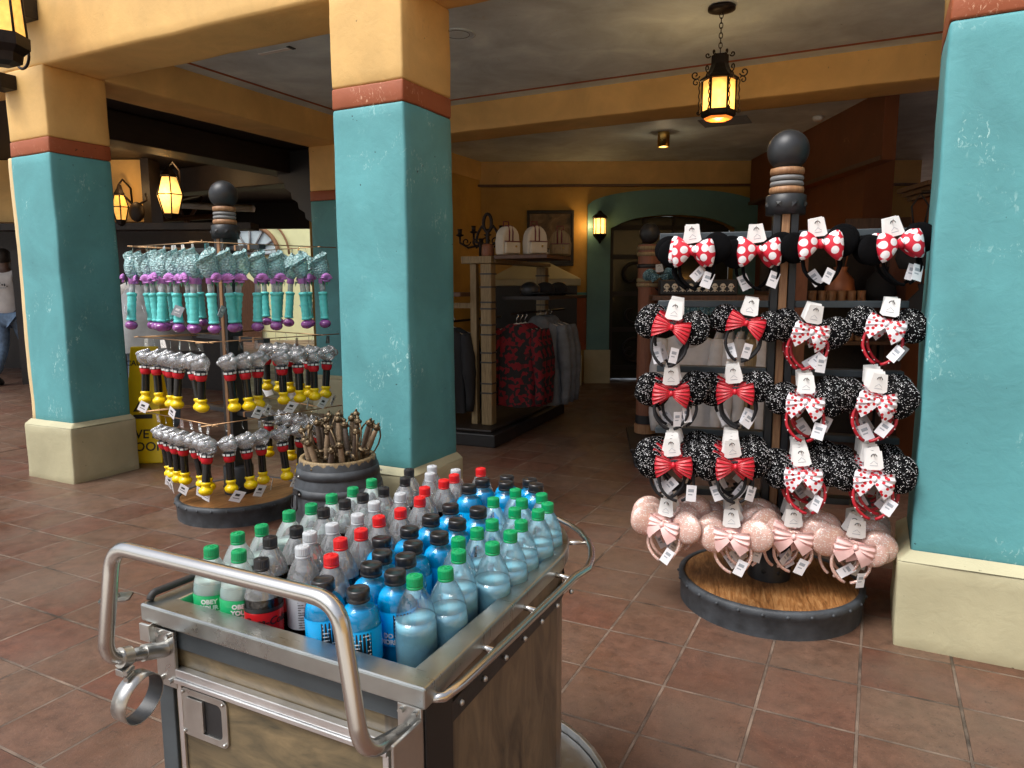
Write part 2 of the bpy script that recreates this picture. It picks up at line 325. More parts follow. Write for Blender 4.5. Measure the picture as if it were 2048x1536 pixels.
def tiles():
    m, nt, b = newmat('terracotta_tiles'); tc = nt.nodes.new("ShaderNodeTexCoord"); mp = nt.nodes.new("ShaderNodeMapping")
    mp.inputs["Location"].default_value = (-0.0234 + 0.3192*40, -2.772 + 0.3222*40, 0)
    nt.links.new(tc.outputs["Object"], mp.inputs[0]); co = mp.outputs[0]
    wob = N(nt, "ShaderNodeTexNoise", Scale=3.0, Detail=2.0); nt.links.new(co, wob.inputs["Vector"])
    va = nt.nodes.new("ShaderNodeVectorMath"); va.operation = 'MULTIPLY_ADD'; va.inputs[1].default_value = (0.004, 0.004, 0)
    nt.links.new(wob.outputs["Color"], va.inputs[0]); nt.links.new(co, va.inputs[2])
    br = N(nt, "ShaderNodeTexBrick", offset=0.0, squash=1.0)
    br.inputs["Scale"].default_value = 1.0; br.inputs["Mortar Size"].default_value = 0.0060; br.inputs["Mortar Smooth"].default_value = 0.25
    br.inputs["Brick Width"].default_value = 0.3192; br.inputs["Row Height"].default_value = 0.3222
    br.inputs["Color1"].default_value = (0, 0, 0, 1); br.inputs["Color2"].default_value = (1, 1, 1, 1); br.inputs["Mortar"].default_value = (0.5, 0.5, 0.5, 1)
    nt.links.new(va.outputs[0], br.inputs["Vector"])
    per = ramp(nt, br.outputs["Color"], [(0.0, (0.098, 0.040, 0.025)), (0.3, (0.112, 0.053, 0.033)), (0.7, (0.132, 0.075, 0.049)), (1.0, (0.120, 0.044, 0.027))])
    n1 = noise(nt, co, 15, 10, 0.74, 0.3); n2 = noise(nt, co, 150, 3, 0.7); n3 = noise(nt, co, 1.6, 5, 0.6)
    c = mixc(nt, 0.75, per.outputs[0], ramp(nt, n1, [(0.30, g(0.45)), (0.52, g(1.0)), (0.72, g(1.5))]).outputs[0], 'MULTIPLY')
    c = mixc(nt, ramp(nt, n2, [(0.62, g(0)), (0.72, g(0.45))]).outputs[0], c, (0.42, 0.30, 0.22))
    dirt = ramp(nt, n3, [(0.42, g(0)), (0.66, g(0.5))]); c = mixc(nt, dirt.outputs[0], c, (0.14, 0.10, 0.072))
    n4 = noise(nt, co, 38, 4, 0.6, 2.0); c = mixc(nt, ramp(nt, n4, [(0.60, g(0)), (0.66, g(0.55))]).outputs[0], c, (0.045, 0.03, 0.022))
    jn = noise(nt, co, 5, 5, 0.6); jc = ramp(nt, jn, [(0.35, (0.045, 0.032, 0.025)), (0.64, (0.235, 0.172, 0.13))])
    c = mixc(nt, br.outputs["Fac"], c, jc.outputs[0])
    nt.links.new(c, b.inputs["Base Color"])
    wet = noise(nt, co, 2.6, 6, 0.62, 0.6)
    rr = ramp(nt, wet, [(0.38, g(0.28)), (0.62, g(0.58))]); nt.links.new(rr.outputs[0], b.inputs["Roughness"])
    inv = N(nt, "ShaderNodeMath", operation='MULTIPLY_ADD'); inv.inputs[1].default_value = -1.0; inv.inputs[2].default_value = 1.0
    nt.links.new(br.outputs["Fac"], inv.inputs[0])
    b1 = N(nt, "ShaderNodeBump", Strength=0.9, Distance=0.010); nt.links.new(inv.outputs[0], b1.inputs["Height"])
    b2 = N(nt, "ShaderNodeBump", Strength=0.45, Distance=0.006); nt.links.new(mixc(nt, 0.4, n1, n2), b2.inputs["Height"])
    nt.links.new(b1.outputs[0], b2.inputs["Normal"]); nt.links.new(b2.outputs[0], b.inputs["Normal"]); return m
M['tiles'] = tiles()
M['fan_glass'] = simple('fan_glass', (0.62, 0.72, 0.74), 0.2)
M['ground'] = simple('pale_paving', (0.58, 0.54, 0.48), 0.7, 0, 0.2, 0.5)
# ------------------------------------------------------------------ mesh helpers
class MB:
    def __init__(s): s.v = []; s.f = []; s.mt = []; s.sm = []; s.keys = []
    def slot(s, k):
        if k not in s.keys: s.keys.append(k)
        return s.keys.index(k)
    def add(s, vs, fs, mat, smooth=False, xf=None):
        o = len(s.v); i = s.slot(mat)
        if xf is not None: vs = [xf @ Vector(p) for p in vs]
        s.v += [tuple(p) for p in vs]
        for f in fs: s.f.append(tuple(o+k for k in f)); s.mt.append(i); s.sm.append(smooth)
        return s
    def box(s, x0, x1, y0, y1, z0, z1, mat, xf=None):
        vs = [(x, y, z) for z in (z0, z1) for y in (y0, y1) for x in (x0, x1)]
        return s.add(vs, [(0, 2, 3, 1), (4, 5, 7, 6), (0, 1, 5, 4), (2, 6, 7, 3), (0, 4, 6, 2), (1, 3, 7, 5)], mat, False, xf)
    def lathe(s, prof, mat, n=24, xf=None, smooth=True, cap=True, a0=0.0):
        vs = []; fs = []
        for r, z in prof:
            for k in range(n):
                a = a0 + 2*PI*k/n; vs.append((r*math.cos(a), r*math.sin(a), z))
        for i in range(len(prof)-1):
            for k in range(n):
                k2 = (k+1) % n; fs.append((i*n+k, i*n+k2, (i+1)*n+k2, (i+1)*n+k))
        s.add(vs, fs, mat, smooth, xf)
        if cap:
            for i, rev in ((0, True), (len(prof)-1, False)):
                r, z = prof[i]
                if r > 1e-5:
                    ring = [(r*math.cos(a0+2*PI*k/n), r*math.sin(a0+2*PI*k/n), z) for k in range(n)]
                    s.add(ring, [tuple(range(n))[::-1] if rev else tuple(range(n))], mat, False, xf)
        return s
    def cyl(s, p0, p1, r0, mat, r1=None, n=12, smooth=True, cap=True):
        p0, p1 = Vector(p0), Vector(p1); d = p1-p0; L = d.length
        xf = Matrix.Translation(p0) @ d.to_track_quat('Z', 'Y').to_matrix().to_4x4()
        return s.lathe([(r0, 0), (r0 if r1 is None else r1, L)], mat, n, xf, smooth, cap)
    def sph(s, c, r, mat, nu=14, nv=8, xf=None):
        if not isinstance(r, (tuple, list)): r = (r, r, r)
        vs = []; fs = []
        for i in range(nv+1):
            t = PI*i/nv
            for k in range(nu):
                a = 2*PI*k/nu
                vs.append((c[0]+r[0]*math.sin(t)*math.cos(a), c[1]+r[1]*math.sin(t)*math.sin(a), c[2]-r[2]*math.cos(t)))
        for i in range(nv):
            for k in range(nu):
                k2 = (k+1) % nu; fs.append((i*nu+k, i*nu+k2, (i+1)*nu+k2, (i+1)*nu+k))
        return s.add(vs, fs, mat, True, xf)
    def tube(s, path, r, mat, n=10, closed=False, xf=None, cap=True):
        P = [Vector(p) for p in path]; m = len(P); rs = r if isinstance(r, (list, tuple)) else [r]*m
        T = []
        for i in range(m):
            a = P[(i-1) % m] if (closed or i > 0) else P[0]; b = P[(i+1) % m] if (closed or i < m-1) else P[-1]
            T.append((b-a).normalized())
        ref = Vector((0, 0, 1)) if abs(T[0].z) < 0.9 else Vector((1, 0, 0))
        u = (ref - T[0]*ref.dot(T[0])).normalized(); vs = []; fs = []
        for i in range(m):
            u = (u - T[i]*u.dot(T[i])).normalized(); w_ = T[i].cross(u)
            for k in range(n):
                a = 2*PI*k/n; vs.append(P[i] + (u*math.cos(a) + w_*math.sin(a))*rs[i])
        for i in range(m if closed else m-1):
            j = (i+1) % m
            for k in range(n):
                k2 = (k+1) % n; fs.append((i*n+k, i*n+k2, j*n+k2, j*n+k))
        if cap and not closed:
            fs.append(tuple(range(n))[::-1]); fs.append(tuple((m-1)*n+k for k in range(n)))
        return s.add(vs, fs, mat, True, xf)
    def prism(s, poly, z0, z1, mat, xf=None, side=True, top=True, bot=True):
        n = len(poly); vs = [(x, y, z0) for x, y in poly] + [(x, y, z1) for x, y in poly]; fs = []
        if side: fs += [(k, (k+1) % n, n+(k+1) % n, n+k) for k in range(n)]
        if bot: fs.append(tuple(range(n))[::-1])
        if top: fs.append(tuple(n+k for k in range(n)))
        return s.add(vs, fs, mat, False, xf)
    def ringplate(s, outer, inner, z0, z1, mat, xf=None):
        """flat ring between two outlines with as many points each"""
        n = len(outer); V_ = [(x, y, z) for z in (z0, z1) for L in (outer, inner) for x, y in L]; fs = []
        for k in range(n):
            j = (k+1) % n
            fs += [(k, n+k, n+j, j), (2*n+k, 2*n+j, 3*n+j, 3*n+k), (k, j, 2*n+j, 2*n+k), (n+k, 3*n+k, 3*n+j, n+j)]
        return s.add(V_, fs, mat, False, xf)
    def mesh(s, name):
        me = bpy.data.meshes.new(name); me.from_pydata(s.v, [], s.f)
        for k in s.keys: me.materials.append(M[k])
        me.polygons.foreach_set("material_index", s.mt); me.polygons.foreach_set("use_smooth", s.sm)
        me.update(); return me
def T(x=0, y=0, z=0): return Matrix.Translation((x, y, z))
def RX(a): return Matrix.Rotation(a, 4, 'X')
def RY(a): return Matrix.Rotation(a, 4, 'Y')
def RZ(a): return Matrix.Rotation(a, 4, 'Z')
def SC(x, y, z): return Matrix.Diagonal((x, y, z, 1))
def link(name, data, parent=None, mw=None):
    o = bpy.data.objects.new(name, data); COL.objects.link(o)
    if parent is not None: o.parent = parent
    if mw is not None: o.matrix_basis = mw
    return o
def obj(name, mb, parent=None, mw=None, bevel=0):
    o = link(name, mb.mesh(name) if isinstance(mb, MB) else mb, parent, mw)
    if bevel:
        b = o.modifiers.new("bevel", 'BEVEL'); b.width = bevel; b.segments = 2; b.limit_method = 'ANGLE'; b.angle_limit = R(40)
    return o
def tag(o, label, cat, group=None):
    o["label"] = label; o["category"] = cat
    if group: o["group"] = group
    return o
def thing(name, label, cat, mw=None, group=None):
    return tag(link(name, None, None, mw), label, cat, group)
def struct(name, mb, kind='structure'):
    o = obj(name, mb); o["kind"] = kind; return o
def dup(root, mw, label=None, group=None, skip=()):
    def cp(o, par):
        c = o.copy(); COL.objects.link(c); c.parent = par
        for ch in kids[o.name]: cp(ch, c)
        return c
    kids = {}
    def walk(o):
        kids[o.name] = [ch for ch in CH.get(o.name, []) if ch["_part"] not in skip] if o.name in CH else []
        for ch in kids[o.name]: walk(ch)
    walk(root)
    c = cp(root, None); c.matrix_basis = mw
    if label: c["label"] = label
    if group: c["group"] = group
    return c
CH = {}
def register(root):
    """remember the children of a thing that will be copied"""
    for o in COL.objects:
        if o.parent is not None: pass
    allo = list(COL.objects)
    def rec(o):
        CH[o.name] = [x for x in allo if x.parent == o]
        for x in CH[o.name]:
            x["_part"] = x.name.split('.')[0]; rec(x)
    rec(root); return root
def text_mb(mb, txt, size, mat, xf, ext=0.0008, shear=0.0, bold=0.0, align='CENTER', warp=None, sx=1.0):
    cu = bpy.data.curves.new("lettering", 'FONT'); cu.body = txt; cu.size = size; cu.extrude = ext; cu.shear = shear
    cu.offset = bold; cu.align_x = align; cu.align_y = 'CENTER'; cu.resolution_u = 3
    o = bpy.data.objects.new("lettering", cu); COL.objects.link(o)
    me = bpy.data.meshes.new_from_object(o.evaluated_get(bpy.context.evaluated_depsgraph_get()))
    vs = [Vector((v.co.x*sx, v.co.y, v.co.z)) for v in me.vertices]; fs = [tuple(p.vertices) for p in me.polygons]
    if warp: vs = [warp(v) for v in vs]
    mb.add(vs, fs, mat, False, xf)
    bpy.data.objects.remove(o); bpy.data.curves.remove(cu); bpy.data.meshes.remove(me)
    return mb
def arc(cx, cy, r, a0, a1, n): return [(cx+r*math.cos(a0+(a1-a0)*k/n), cy+r*math.sin(a0+(a1-a0)*k/n)) for k in range(n+1)]
def scroll(mb, p, ax, r, turns, mat, rad=0.006, flip=1, start=0.0):
    """wrought-iron volute in the plane spanned by ax (horizontal unit) and z"""
    pts = []
    for k in range(22):
        t = k/21; a = start + flip*turns*2*PI*t; rr = r*(1-0.82*t)
        pts.append((p[0]+ax[0]*rr*math.cos(a), p[1]+ax[1]*rr*math.cos(a), p[2]+rr*math.sin(a)))
    mb.tube(pts, rad, mat, 6)

# ================================================================== SETTING
b = MB(); b.add([(-60, -1.0, 0), (60, -1.0, 0), (60, 60, 0), (-60, 60, 0)], [(0, 1, 2, 3)], 'tiles'); struct('floor', b)
b = MB(); b.add([(-900, -900, -0.02), (900, -900, -0.02), (900, 900, -0.02), (-900, 900, -0.02)], [(0, 1, 2, 3)], 'ground'); struct('ground', b)

from mathutils import noise as mnoise
def wob(p, amp=0.006):
    q = Vector(p)*3.1; a = mnoise.noise_vector(q); c_ = mnoise.noise_vector(Vector(p)*11.0)
    return Vector(p) + a*amp + c_*amp*0.35
def rough(args, mat, step=0.07, amp=0.006):
    """hand-finished plaster block: every face a grid, its points nudged off true"""
    x0, x1, y0, y1, z0, z1 = args; f = MB(); idx = {}
    nx, ny, nz = [max(1, min(90, int(round(d/step)))) for d in (x1-x0, y1-y0, z1-z0)]
    vs = []; fs = []
    def vid(i, j, k):
        if (i, j, k) not in idx:
            idx[(i, j, k)] = len(vs); vs.append(wob((x0+(x1-x0)*i/nx, y0+(y1-y0)*j/ny, z0+(z1-z0)*k/nz), amp) )
        return idx[(i, j, k)]
    for i in range(nx):
        for k in range(nz):
            fs.append((vid(i, 0, k), vid(i+1, 0, k), vid(i+1, 0, k+1), vid(i, 0, k+1))); fs.append((vid(i, ny, k), vid(i, ny, k+1), vid(i+1, ny, k+1), vid(i+1, ny, k)))
    for j in range(ny):
        for k in range(nz):
            fs.append((vid(0, j, k), vid(0, j, k+1), vid(0, j+1, k+1), vid(0, j+1, k))); fs.append((vid(nx, j, k), vid(nx, j+1, k), vid(nx, j+1, k+1), vid(nx, j, k+1)))
    for i in range(nx):
        for j in range(ny):
            fs.append((vid(i, j, 0), vid(i, j+1, 0), vid(i+1, j+1, 0), vid(i+1, j, 0))); fs.append((vid(i, j, nz), vid(i+1, j, nz), vid(i+1, j+1, nz), vid(i, j+1, nz)))
    f.add(vs, fs, mat, True); return f
def bxo(name, args, mat, parent=None, bevel=0):
    if mat in ('ochre', 'teal', 'red_band', 'cream_edge') and bevel: return obj(name, rough(args, mat), parent, None, bevel)
    return obj(name, MB().box(*args, mat), parent, None, bevel)
def pillar(x0, x1, y0, y1, label, plz=0.45, edge=False):
    t = thing('plaster_pillar', label, 'pillar', None, 'painted plaster pillars')
    bxo('upper_shaft', (x0, x1, y0, y1, 2.515, 3.0), 'ochre', t, 0.012)
    bxo('painted_band', (x0-0.001, x1+0.001, y0-0.001, y1+0.001, 2.407, 2.515), 'red_band', t, 0.010)
    bxo('lower_shaft', (x0, x1, y0, y1, plz-0.02, 2.407), 'teal', t, 0.014)
    if edge: bxo('edge_strip', (x0-0.055, x0-0.002, y0+0.01, y1, plz-0.02, 2.407), 'cream_edge', t, 0.008)
    # plinth with a sloped shoulder
    p = MB(); o = 0.045; i = 0.022
    a = [(x0-o-0.03*edge, y0-o), (x1+i+0.01, y0-o), (x1+i+0.01, y1+i), (x0-o-0.03*edge, y1+i)]; c_ = [(x0-0.002-0.055*edge, y0-0.002), (x1+0.002, y0-0.002), (x1+0.002, y1+0.002), (x0-0.002-0.055*edge, y1+0.002)]
    vs = [(x, y, 0) for x, y in a] + [(x, y, plz-0.035) for x, y in a] + [(x, y, plz) for x, y in c_]
    fs = [(4, 5, 9, 8), (5, 6, 10, 9), (6, 7, 11, 10), (7, 4, 8, 11)]
    p = rough((a[0][0], a[1][0], a[0][1], a[2][1], -0.01, plz-0.035), 'plinth', 0.06, 0.007); vs = vs[4:]; p.add([wob(q, 0.007) for q in vs], [tuple(q-4 for q in ff) for ff in fs], 'plinth'); obj('plinth', p, t, None, 0.010)
    return t
pillar(-5.76, -5.29, 3.235, 3.705, 'teal and ochre pillar with red band, beside the yellow wet floor sign', edge=True)
pillar(-2.72, -2.247, 3.22, 3.70, 'teal and ochre pillar with red band, standing right behind the sword barrel')
pillar(0.18, 0.66, 3.205, 3.69, 'teal pillar on a broad cream plinth, beside the headband stand, cut by the photo edge', 0.395)
pillar(-5.76, -5.29, 6.40, 6.86, 'shaded teal pillar deep inside, seen past the wand stand', 0.45)

def beam(name, box, mat, label, bevel=0.012):
    o = bxo(name, box, mat, None, bevel); tag(o, label, 'beam'); return o
t = thing('facade_beam', 'thick ochre plaster beam spanning the front pillars at the top of the photo', 'beam')
bxo('beam_face', (-7.0, 6, 3.24, 3.70, 2.998, 5.2), 'ochre', t, 0.02)
beam('ceiling_beam', (-5.76, -5.29, 3.702, 12.0, 2.998, 3.30), 'ochre', 'ochre beam running back into the shop above the wand stand')
beam('ceiling_beam', (-5.288, 2.2, 6.50, 6.95, 2.998, 3.30), 'ochre', 'ochre cross beam behind the hanging lantern')
c = MB(); c.box(-5.29, 6, 3.70, 16, 3.262, 3.40, 'ceiling')
co_ = struct('ceiling', c)
st = MB()
st.box(-5.10, 2.2, 6.285, 6.318, 3.256, 3.2605, 'stripe'); st.box(-5.12, -5.088, 3.9, 6.285, 3.256, 3.2605, 'stripe')
obj('painted_stripe', st, co_)
# left hall: dark timber roof
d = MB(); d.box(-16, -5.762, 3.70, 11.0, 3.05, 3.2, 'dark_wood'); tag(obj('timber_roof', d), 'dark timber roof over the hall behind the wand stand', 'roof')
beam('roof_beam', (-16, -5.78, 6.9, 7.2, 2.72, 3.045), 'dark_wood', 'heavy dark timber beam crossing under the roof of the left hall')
beam('roof_beam', (-6.6, -6.25, 3.9, 6.88, 2.78, 3.045), 'dark_wood', 'dark timber beam running back beside the shaded ochre beam')

# ------------------------------------------------------------------ back room (turned 26.7 degrees)
U = Vector((0.89315, 0.44976, 0)); V = Vector((-0.44976, 0.89315, 0))
BR = Matrix(((U.x, V.x, 0, 0), (U.y, V.y, 0, 0), (0, 0, 1, 0), (0, 0, 0, 1)))   # local (u, v, z) -> world
BV = 10.9
t = thing('back_wall', 'ochre back wall of the shop with a deep teal archway', 'wall', BR)
bw = MB()
def archz(u, top, l, r, spring):     # segmental arch height at u
    m_ = (l+r)/2; k = (u-m_)/((r-l)/2); return spring + (top-spring)*math.sqrt(max(0, 1-k*k*0.98))
us = [1.44 + (3.32-1.44)*k/18 for k in range(19)]
bw.box(-3.0, 1.44, BV, BV+0.3, 0, 3.40, 'yellow_wall'); bw.box(3.32, 6, BV, BV+0.3, 0, 3.40, 'yellow_wall')
for a, c2 in zip(us[:-1], us[1:]):
    za, zb = archz(a, 2.50, 1.44, 3.32, 2.25), archz(c2, 2.50, 1.44, 3.32, 2.25)
    vs = [(a, BV, za), (c2, BV, zb), (c2, BV, 3.40), (a, BV, 3.40), (a, BV+0.3, za), (c2, BV+0.3, zb)]
    bw.add(vs, [(0, 1, 2, 3), (0, 4, 5, 1)], 'yellow_wall')
obj('wall_face', bw, t)
ar = MB(); usO = [1.12 + (3.70-1.12)*k/24 for k in range(25)]
ar.box(1.12, 1.46, BV-0.05, BV-0.004, 0.5, 2.62, 'teal_dimmed'); ar.box(3.30, 3.64, BV-0.05, BV-0.004, 0.5, 2.55, 'teal_dimmed')
us2 = [1.12 + (3.64-1.12)*k/30 for k in range(31)]
for a, c2 in zip(us2[:-1], us2[1:]):
    def lo(u): return archz(u, 2.49, 1.46, 3.30, 2.22) if 1.46 < u < 3.30 else 2.3
    def hi(u): return archz(u, 2.86, 1.12, 3.64, 2.60)
    ar.add([(a, BV-0.06, lo(a)), (c2, BV-0.06, lo(c2)), (c2, BV-0.06, hi(c2)), (a, BV-0.06, hi(a)), (a, BV, lo(a)), (c2, BV, lo(c2)), (c2, BV, hi(c2)), (a, BV, hi(a))],
           [(0, 1, 2, 3), (0, 4, 5, 1), (3, 2, 6, 7)], 'teal_dimmed')
obj('arch_surround', ar, t)
co2 = MB(); co2.box(-3.0, 6, BV-0.08, BV-0.002, 2.90, 2.93, 'brown_wood'); co2.box(-3, 6, BV-0.03, BV-0.003, 2.93, 3.34, 'ochre'); obj('cornice', co2, t)
pl = MB(); pl.box(1.08, 1.47, BV-0.12, BV-0.061, 0, 0.5, 'plinth'); obj('jamb_plinth', pl, t)
wn = MB(); wn.box(0.97, 1.118, BV-0.012, BV-0.003, 0.5, 1.28, 'red_band'); wn.box(0.97, 1.118, BV-0.014, BV-0.003, 1.28, 1.36, 'teal'); obj('painted_dado', wn, t)
# door inside the archway
t = thing('iron_scroll_door', 'dark door with black iron scrollwork inside the teal archway', 'door', BR)
dm = MB(); dm.box(1.44, 3.32, BV+0.32, BV+0.36, 0.02, 2.5, 'glass_dark'); obj('door_panel', dm, t)
ir = MB()
for u in (1.5, 2.0, 2.45, 2.9): ir.box(u, u+0.05, BV+0.28, BV+0.318, 0.02, 2.5, 'black')
for z in (0.16, 0.75, 1.30, 1.86, 2.3): ir.box(1.44, 3.32, BV+0.27, BV+0.279, z, z+0.07, 'black')
for z, fl in ((0.45, 1), (1.05, -1), (1.6, 1), (0.45, -1)):
    scroll(ir, (1.85, BV+0.25, z), (1, 0), 0.24, 0.8, 'black', 0.022, fl, 0.5)
obj('iron_scrollwork', ir, t)
# hooded fireplace
t = thing('stone_fireplace', 'black fireplace opening under a sloped plaster hood, left of the archway', 'fireplace', BR)
f = MB(); f.box(-0.3, 0.95, BV-0.30, BV-0.004, 0.46, 1.46, 'black'); obj('firebox', f, t)
f = MB(); f.box(-0.35, 1.0, BV-0.34, BV-0.003, 1.462, 1.56, 'plinth')
vs = [(-0.35, BV-0.34, 1.562), (1.0, BV-0.34, 1.562), (1.0, BV-0.003, 1.562), (-0.35, BV-0.003, 1.562), (0.1, BV-0.1, 1.80), (0.55, BV-0.1, 1.80), (0.55, BV-0.003, 1.80), (0.1, BV-0.003, 1.80)]
f.add(vs, [(0, 1, 5, 4), (1, 2, 6, 5), (3, 0, 4, 7), (4, 5, 6, 7)], 'plinth'); obj('hood', f, t, None, 0.01)
f = MB(); f.box(-0.4, 1.02, BV-0.42, BV-0.003, 0, 0.455, 'plinth'); obj('hearth', f, t, None, 0.015)
# framed picture with lettering
t = thing('framed_sign', 'black framed old painting with SMITH, PROPRIETOR lettered under it', 'sign', BR @ T(0.57, BV-0.05, 2.155))
f = MB()
for x0, x1, z0, z1 in ((-0.345, 0.345, 0.36, 0.405), (-0.345, 0.345, -0.405, -0.37), (-0.345, -0.305, -0.37, 0.36), (0.305, 0.345, -0.37, 0.36)): f.box(x0, x1, -0.03, 0.04, z0, z1, 'black')
obj('frame', f, t, None, 0.005)
f = MB(); f.box(-0.303, 0.303, 0.0, 0.03, -0.14, 0.358, 'painting'); obj('picture', f, t)
f = MB(); f.box(-0.303, 0.303, -0.002, 0.03, -0.368, -0.142, 'ink')
text_mb(f, "SMITH,", 0.095, 'tag', T(0.07, -0.006, -0.20) @ RX(PI/2)); text_mb(f, "PROPRIETOR", 0.075, 'tag', T(0.02, -0.006, -0.295) @ RX(PI/2)); obj('lettered_board', f, t)
# left inner wall and right splayed side
t = thing('side_wall', 'shaded ochre side wall left of the framed sign', 'wall')
bxo('wall_face', (-5.74, -5.31, 6.88, 14, 0, 3.0), 'yellow_wall', t)
pR = [(2.16, 6.96), (2.16, 6.5), (2.6, 6.5)]
t = thing('side_wall', 'orange lit wall with moulded trim behind the headband stand', 'wall', BR @ T(3.62, 0, 0))
f = MB(); f.box(0, 0.3, 7.6, 10.88, 0, 3.4, 'orange_wall'); obj('wall_face', f, t)
f = MB(); f.box(-0.14, -0.002, 7.0, 10.8, 2.62, 3.3, 'orange_wall'); obj('wall_beam', f, t, None, 0.01)
f = MB(); f.box(-0.16, -0.142, 7.0, 10.8, 2.62, 2.66, 'brown_wood'); obj('beam_trim', f, t)
t = thing('rear_partition', 'dim brown partition closing the shop behind the right pillar', 'wall', T(0, 0, 0))
f = MB(); f.box(1.0, 6.0, 7.8, 8.0, 0, 3.26, 'orange_wall'); obj('wall_face', f, t)
t = thing('moulded_pilaster', 'orange pilaster with a stepped moulded cap beside the right pillar', 'pilaster', T(0.62, 6.9, 0) @ RZ(R(20)))
f = MB(); f.box(-0.36, 0.45, -0.2, 0.2, 0, 2.14, 'orange_wall'); obj('shaft', f, t)
f = MB()
for k, e in enumerate((0.03, 0.06, 0.09)): f.box(-0.36-e, 0.45+e, -0.2-e, 0.2+e, 2.142+k*0.035, 2.175+k*0.035, 'brown_wood')
obj('cap', f, t)
t = thing('panelled_door', 'small brown panelled frame glowing orange between the pilaster and the stand post', 'door', T(0.05, 7.4, 0) @ RZ(R(10)))
f = MB(); f.box(-0.35, 0.35, 0, 0.05, 0, 2.05, 'brown_wood'); obj('door_frame', f, t)
f = MB(); f.box(-0.24, -0.03, -0.02, -0.002, 0.2, 1.9, 'rust_wood'); f.box(0.03, 0.24, -0.02, -0.002, 0.2, 1.9, 'rust_wood'); obj('door_panel', f, t, None, 0.008)

# ------------------------------------------------------------------ far yellow building and canopy beyond the left hall
FB = Matrix(((U.x, V.x, 0, 0), (U.y, V.y, 0, 0), (0, 0, 1, 0), (0, 0, 0, 1)))
t = thing('stucco_building', 'sunlit pale yellow stucco building with a fan window, far beyond the hall', 'building', FB)
f = MB(); f.box(-22, -4.0, 20, 20.4, 0, 6, 'pale_yellow'); obj('wall', f, t)
fw_ = MB(); cu, cz = -7.12, 2.35
pts = arc(cu, cz, 0.70, 0, PI, 20); fw_.prism([(x, z) for x, z in pts], 0, 0.05, 'fan_glass', T(0, 19.99, 0) @ RX(PI/2)); fo = obj('fan_window', fw_, t)
mu = MB()
for k in range(7):
    a = PI*k/6; mu.tube([(cu, 19.92, cz), (cu+0.7*math.cos(a), 19.92, cz+0.7*math.sin(a))], 0.028, 'grey_ring', 5)
mu.tube([(x, 19.92, z) for x, z in arc(cu, cz, 0.76, 0, PI, 20)], 0.06, 'strip_wood', 6); mu.tube([(x, 19.92, z) for x, z in arc(cu, cz, 1.05, 0, PI, 20)], 0.03, 'strip_wood', 6)
obj('muntin', mu, fo)
f = MB(); f.prism(arc(cu-0.35, 1.2, 0.55, 0, PI, 14) + [(cu-0.9, 0), (cu+0.2, 0)], 0, 0.05, 'brown_wood', T(0, 19.97, 0) @ RX(PI/2)); obj('arched_door', f, t)
t = thing('canopy_roof', 'dark raftered canopy roof with braces between the lanterns and the yellow building', 'roof', FB)
f = MB()
for k in range(7):
    u0 = -9.6+k*0.62; f.tube([(u0, 10.4, 2.42), (u0+0.9, 13.9, 3.4)], 0.045, 'brown_wood', 4)
obj('rafter', f, t)
f = MB(); f.box(-13, -3.0, 9.6, 14.1, 3.52, 3.6, 'dark_wood'); obj('roof_deck', f, t); f = MB(); f.box(-13, -3.0, 14.0, 14.1, 2.56, 3.519, 'dark_wood'); obj('fascia', f, t)
f = MB(); f.tube([(-8.6, 12.6, 3.0), (-4.2, 12.0, 2.72)], 0.06, 'tag', 5); f.tube([(-8, 12.2, 2.45), (-4.9, 12.2, 2.62)], 0.05, 'brown_wood', 5)
for u0 in (-5.6, -6.3): f.tube([(u0, 12.3, 2.95), (u0+0.2, 12.2, 2.5)], 0.03, 'brown_wood', 4); f.tube([(u0+0.45, 12.3, 2.95), (u0+0.2, 12.2, 2.5)], 0.03, 'brown_wood', 4)
obj('tie_beam', f, t)
t = thing('scalloped_bracket', 'black scalloped timber bracket beside the shaded teal pillar', 'bracket')
f = MB(); prof = [(0, 0), (0, -0.95)]
for k in range(6):
    z = -0.95+0.03+k*0.12; xx = 0.06+k*0.10
    prof += [(xx, z-0.03), (xx+0.09, z+0.02), (xx+0.10, z+0.09)]
prof += [(0.80, 0)]
f.prism([(-x, z) for x, z in prof][::-1], 0, 0.08, 'black', T(-5.79, 6.7, 3.03) @ RX(PI/2)); obj('bracket_board', f, t)
# amber bulkhead carrying the hall lanterns
t = thing('hanging_bulkhead', 'amber plaster bulkhead wall behind the hall lanterns', 'wall', FB)
f = MB(); f.box(-6.6, -4.62, 9.3, 9.5, 2.28, 3.04, 'ochre'); obj('wall_face', f, t)
f = MB(); f.box(-6.6, -3.2, 9.0, 9.298, 2.16, 2.24, 'dark_wood'); f.box(-4.60, -4.50, 9.2, 9.5, 2.24, 3.04, 'dark_wood'); obj('timber_ledge', f, t)
t = thing('dark_counter', 'dark counter and shelving at the left edge of the photo', 'counter')
f = MB(); f.box(-17, -12.3, 8.6, 9.0, 0, 3.05, 'dark_wood'); obj('shelf_back', f, t)
f = MB(); f.box(-16, -12.3, 8.2, 8.598, 0, 1.05, 'brown_wood'); obj('counter_front', f, t)
f = MB()
for z in (1.5, 1.9, 2.3): f.box(-16, -12.3, 8.35, 8.598, z, z+0.03, 'brown_wood')
obj('shelf', f, t)
t = thing('rear_hall_wall', 'black shadowed rear wall of the left hall', 'wall', FB)
f = MB(); f.box(-14, -6.62, 11.6, 11.8, 0, 3.04, 'dark_wood'); obj('wall_face', f, t)
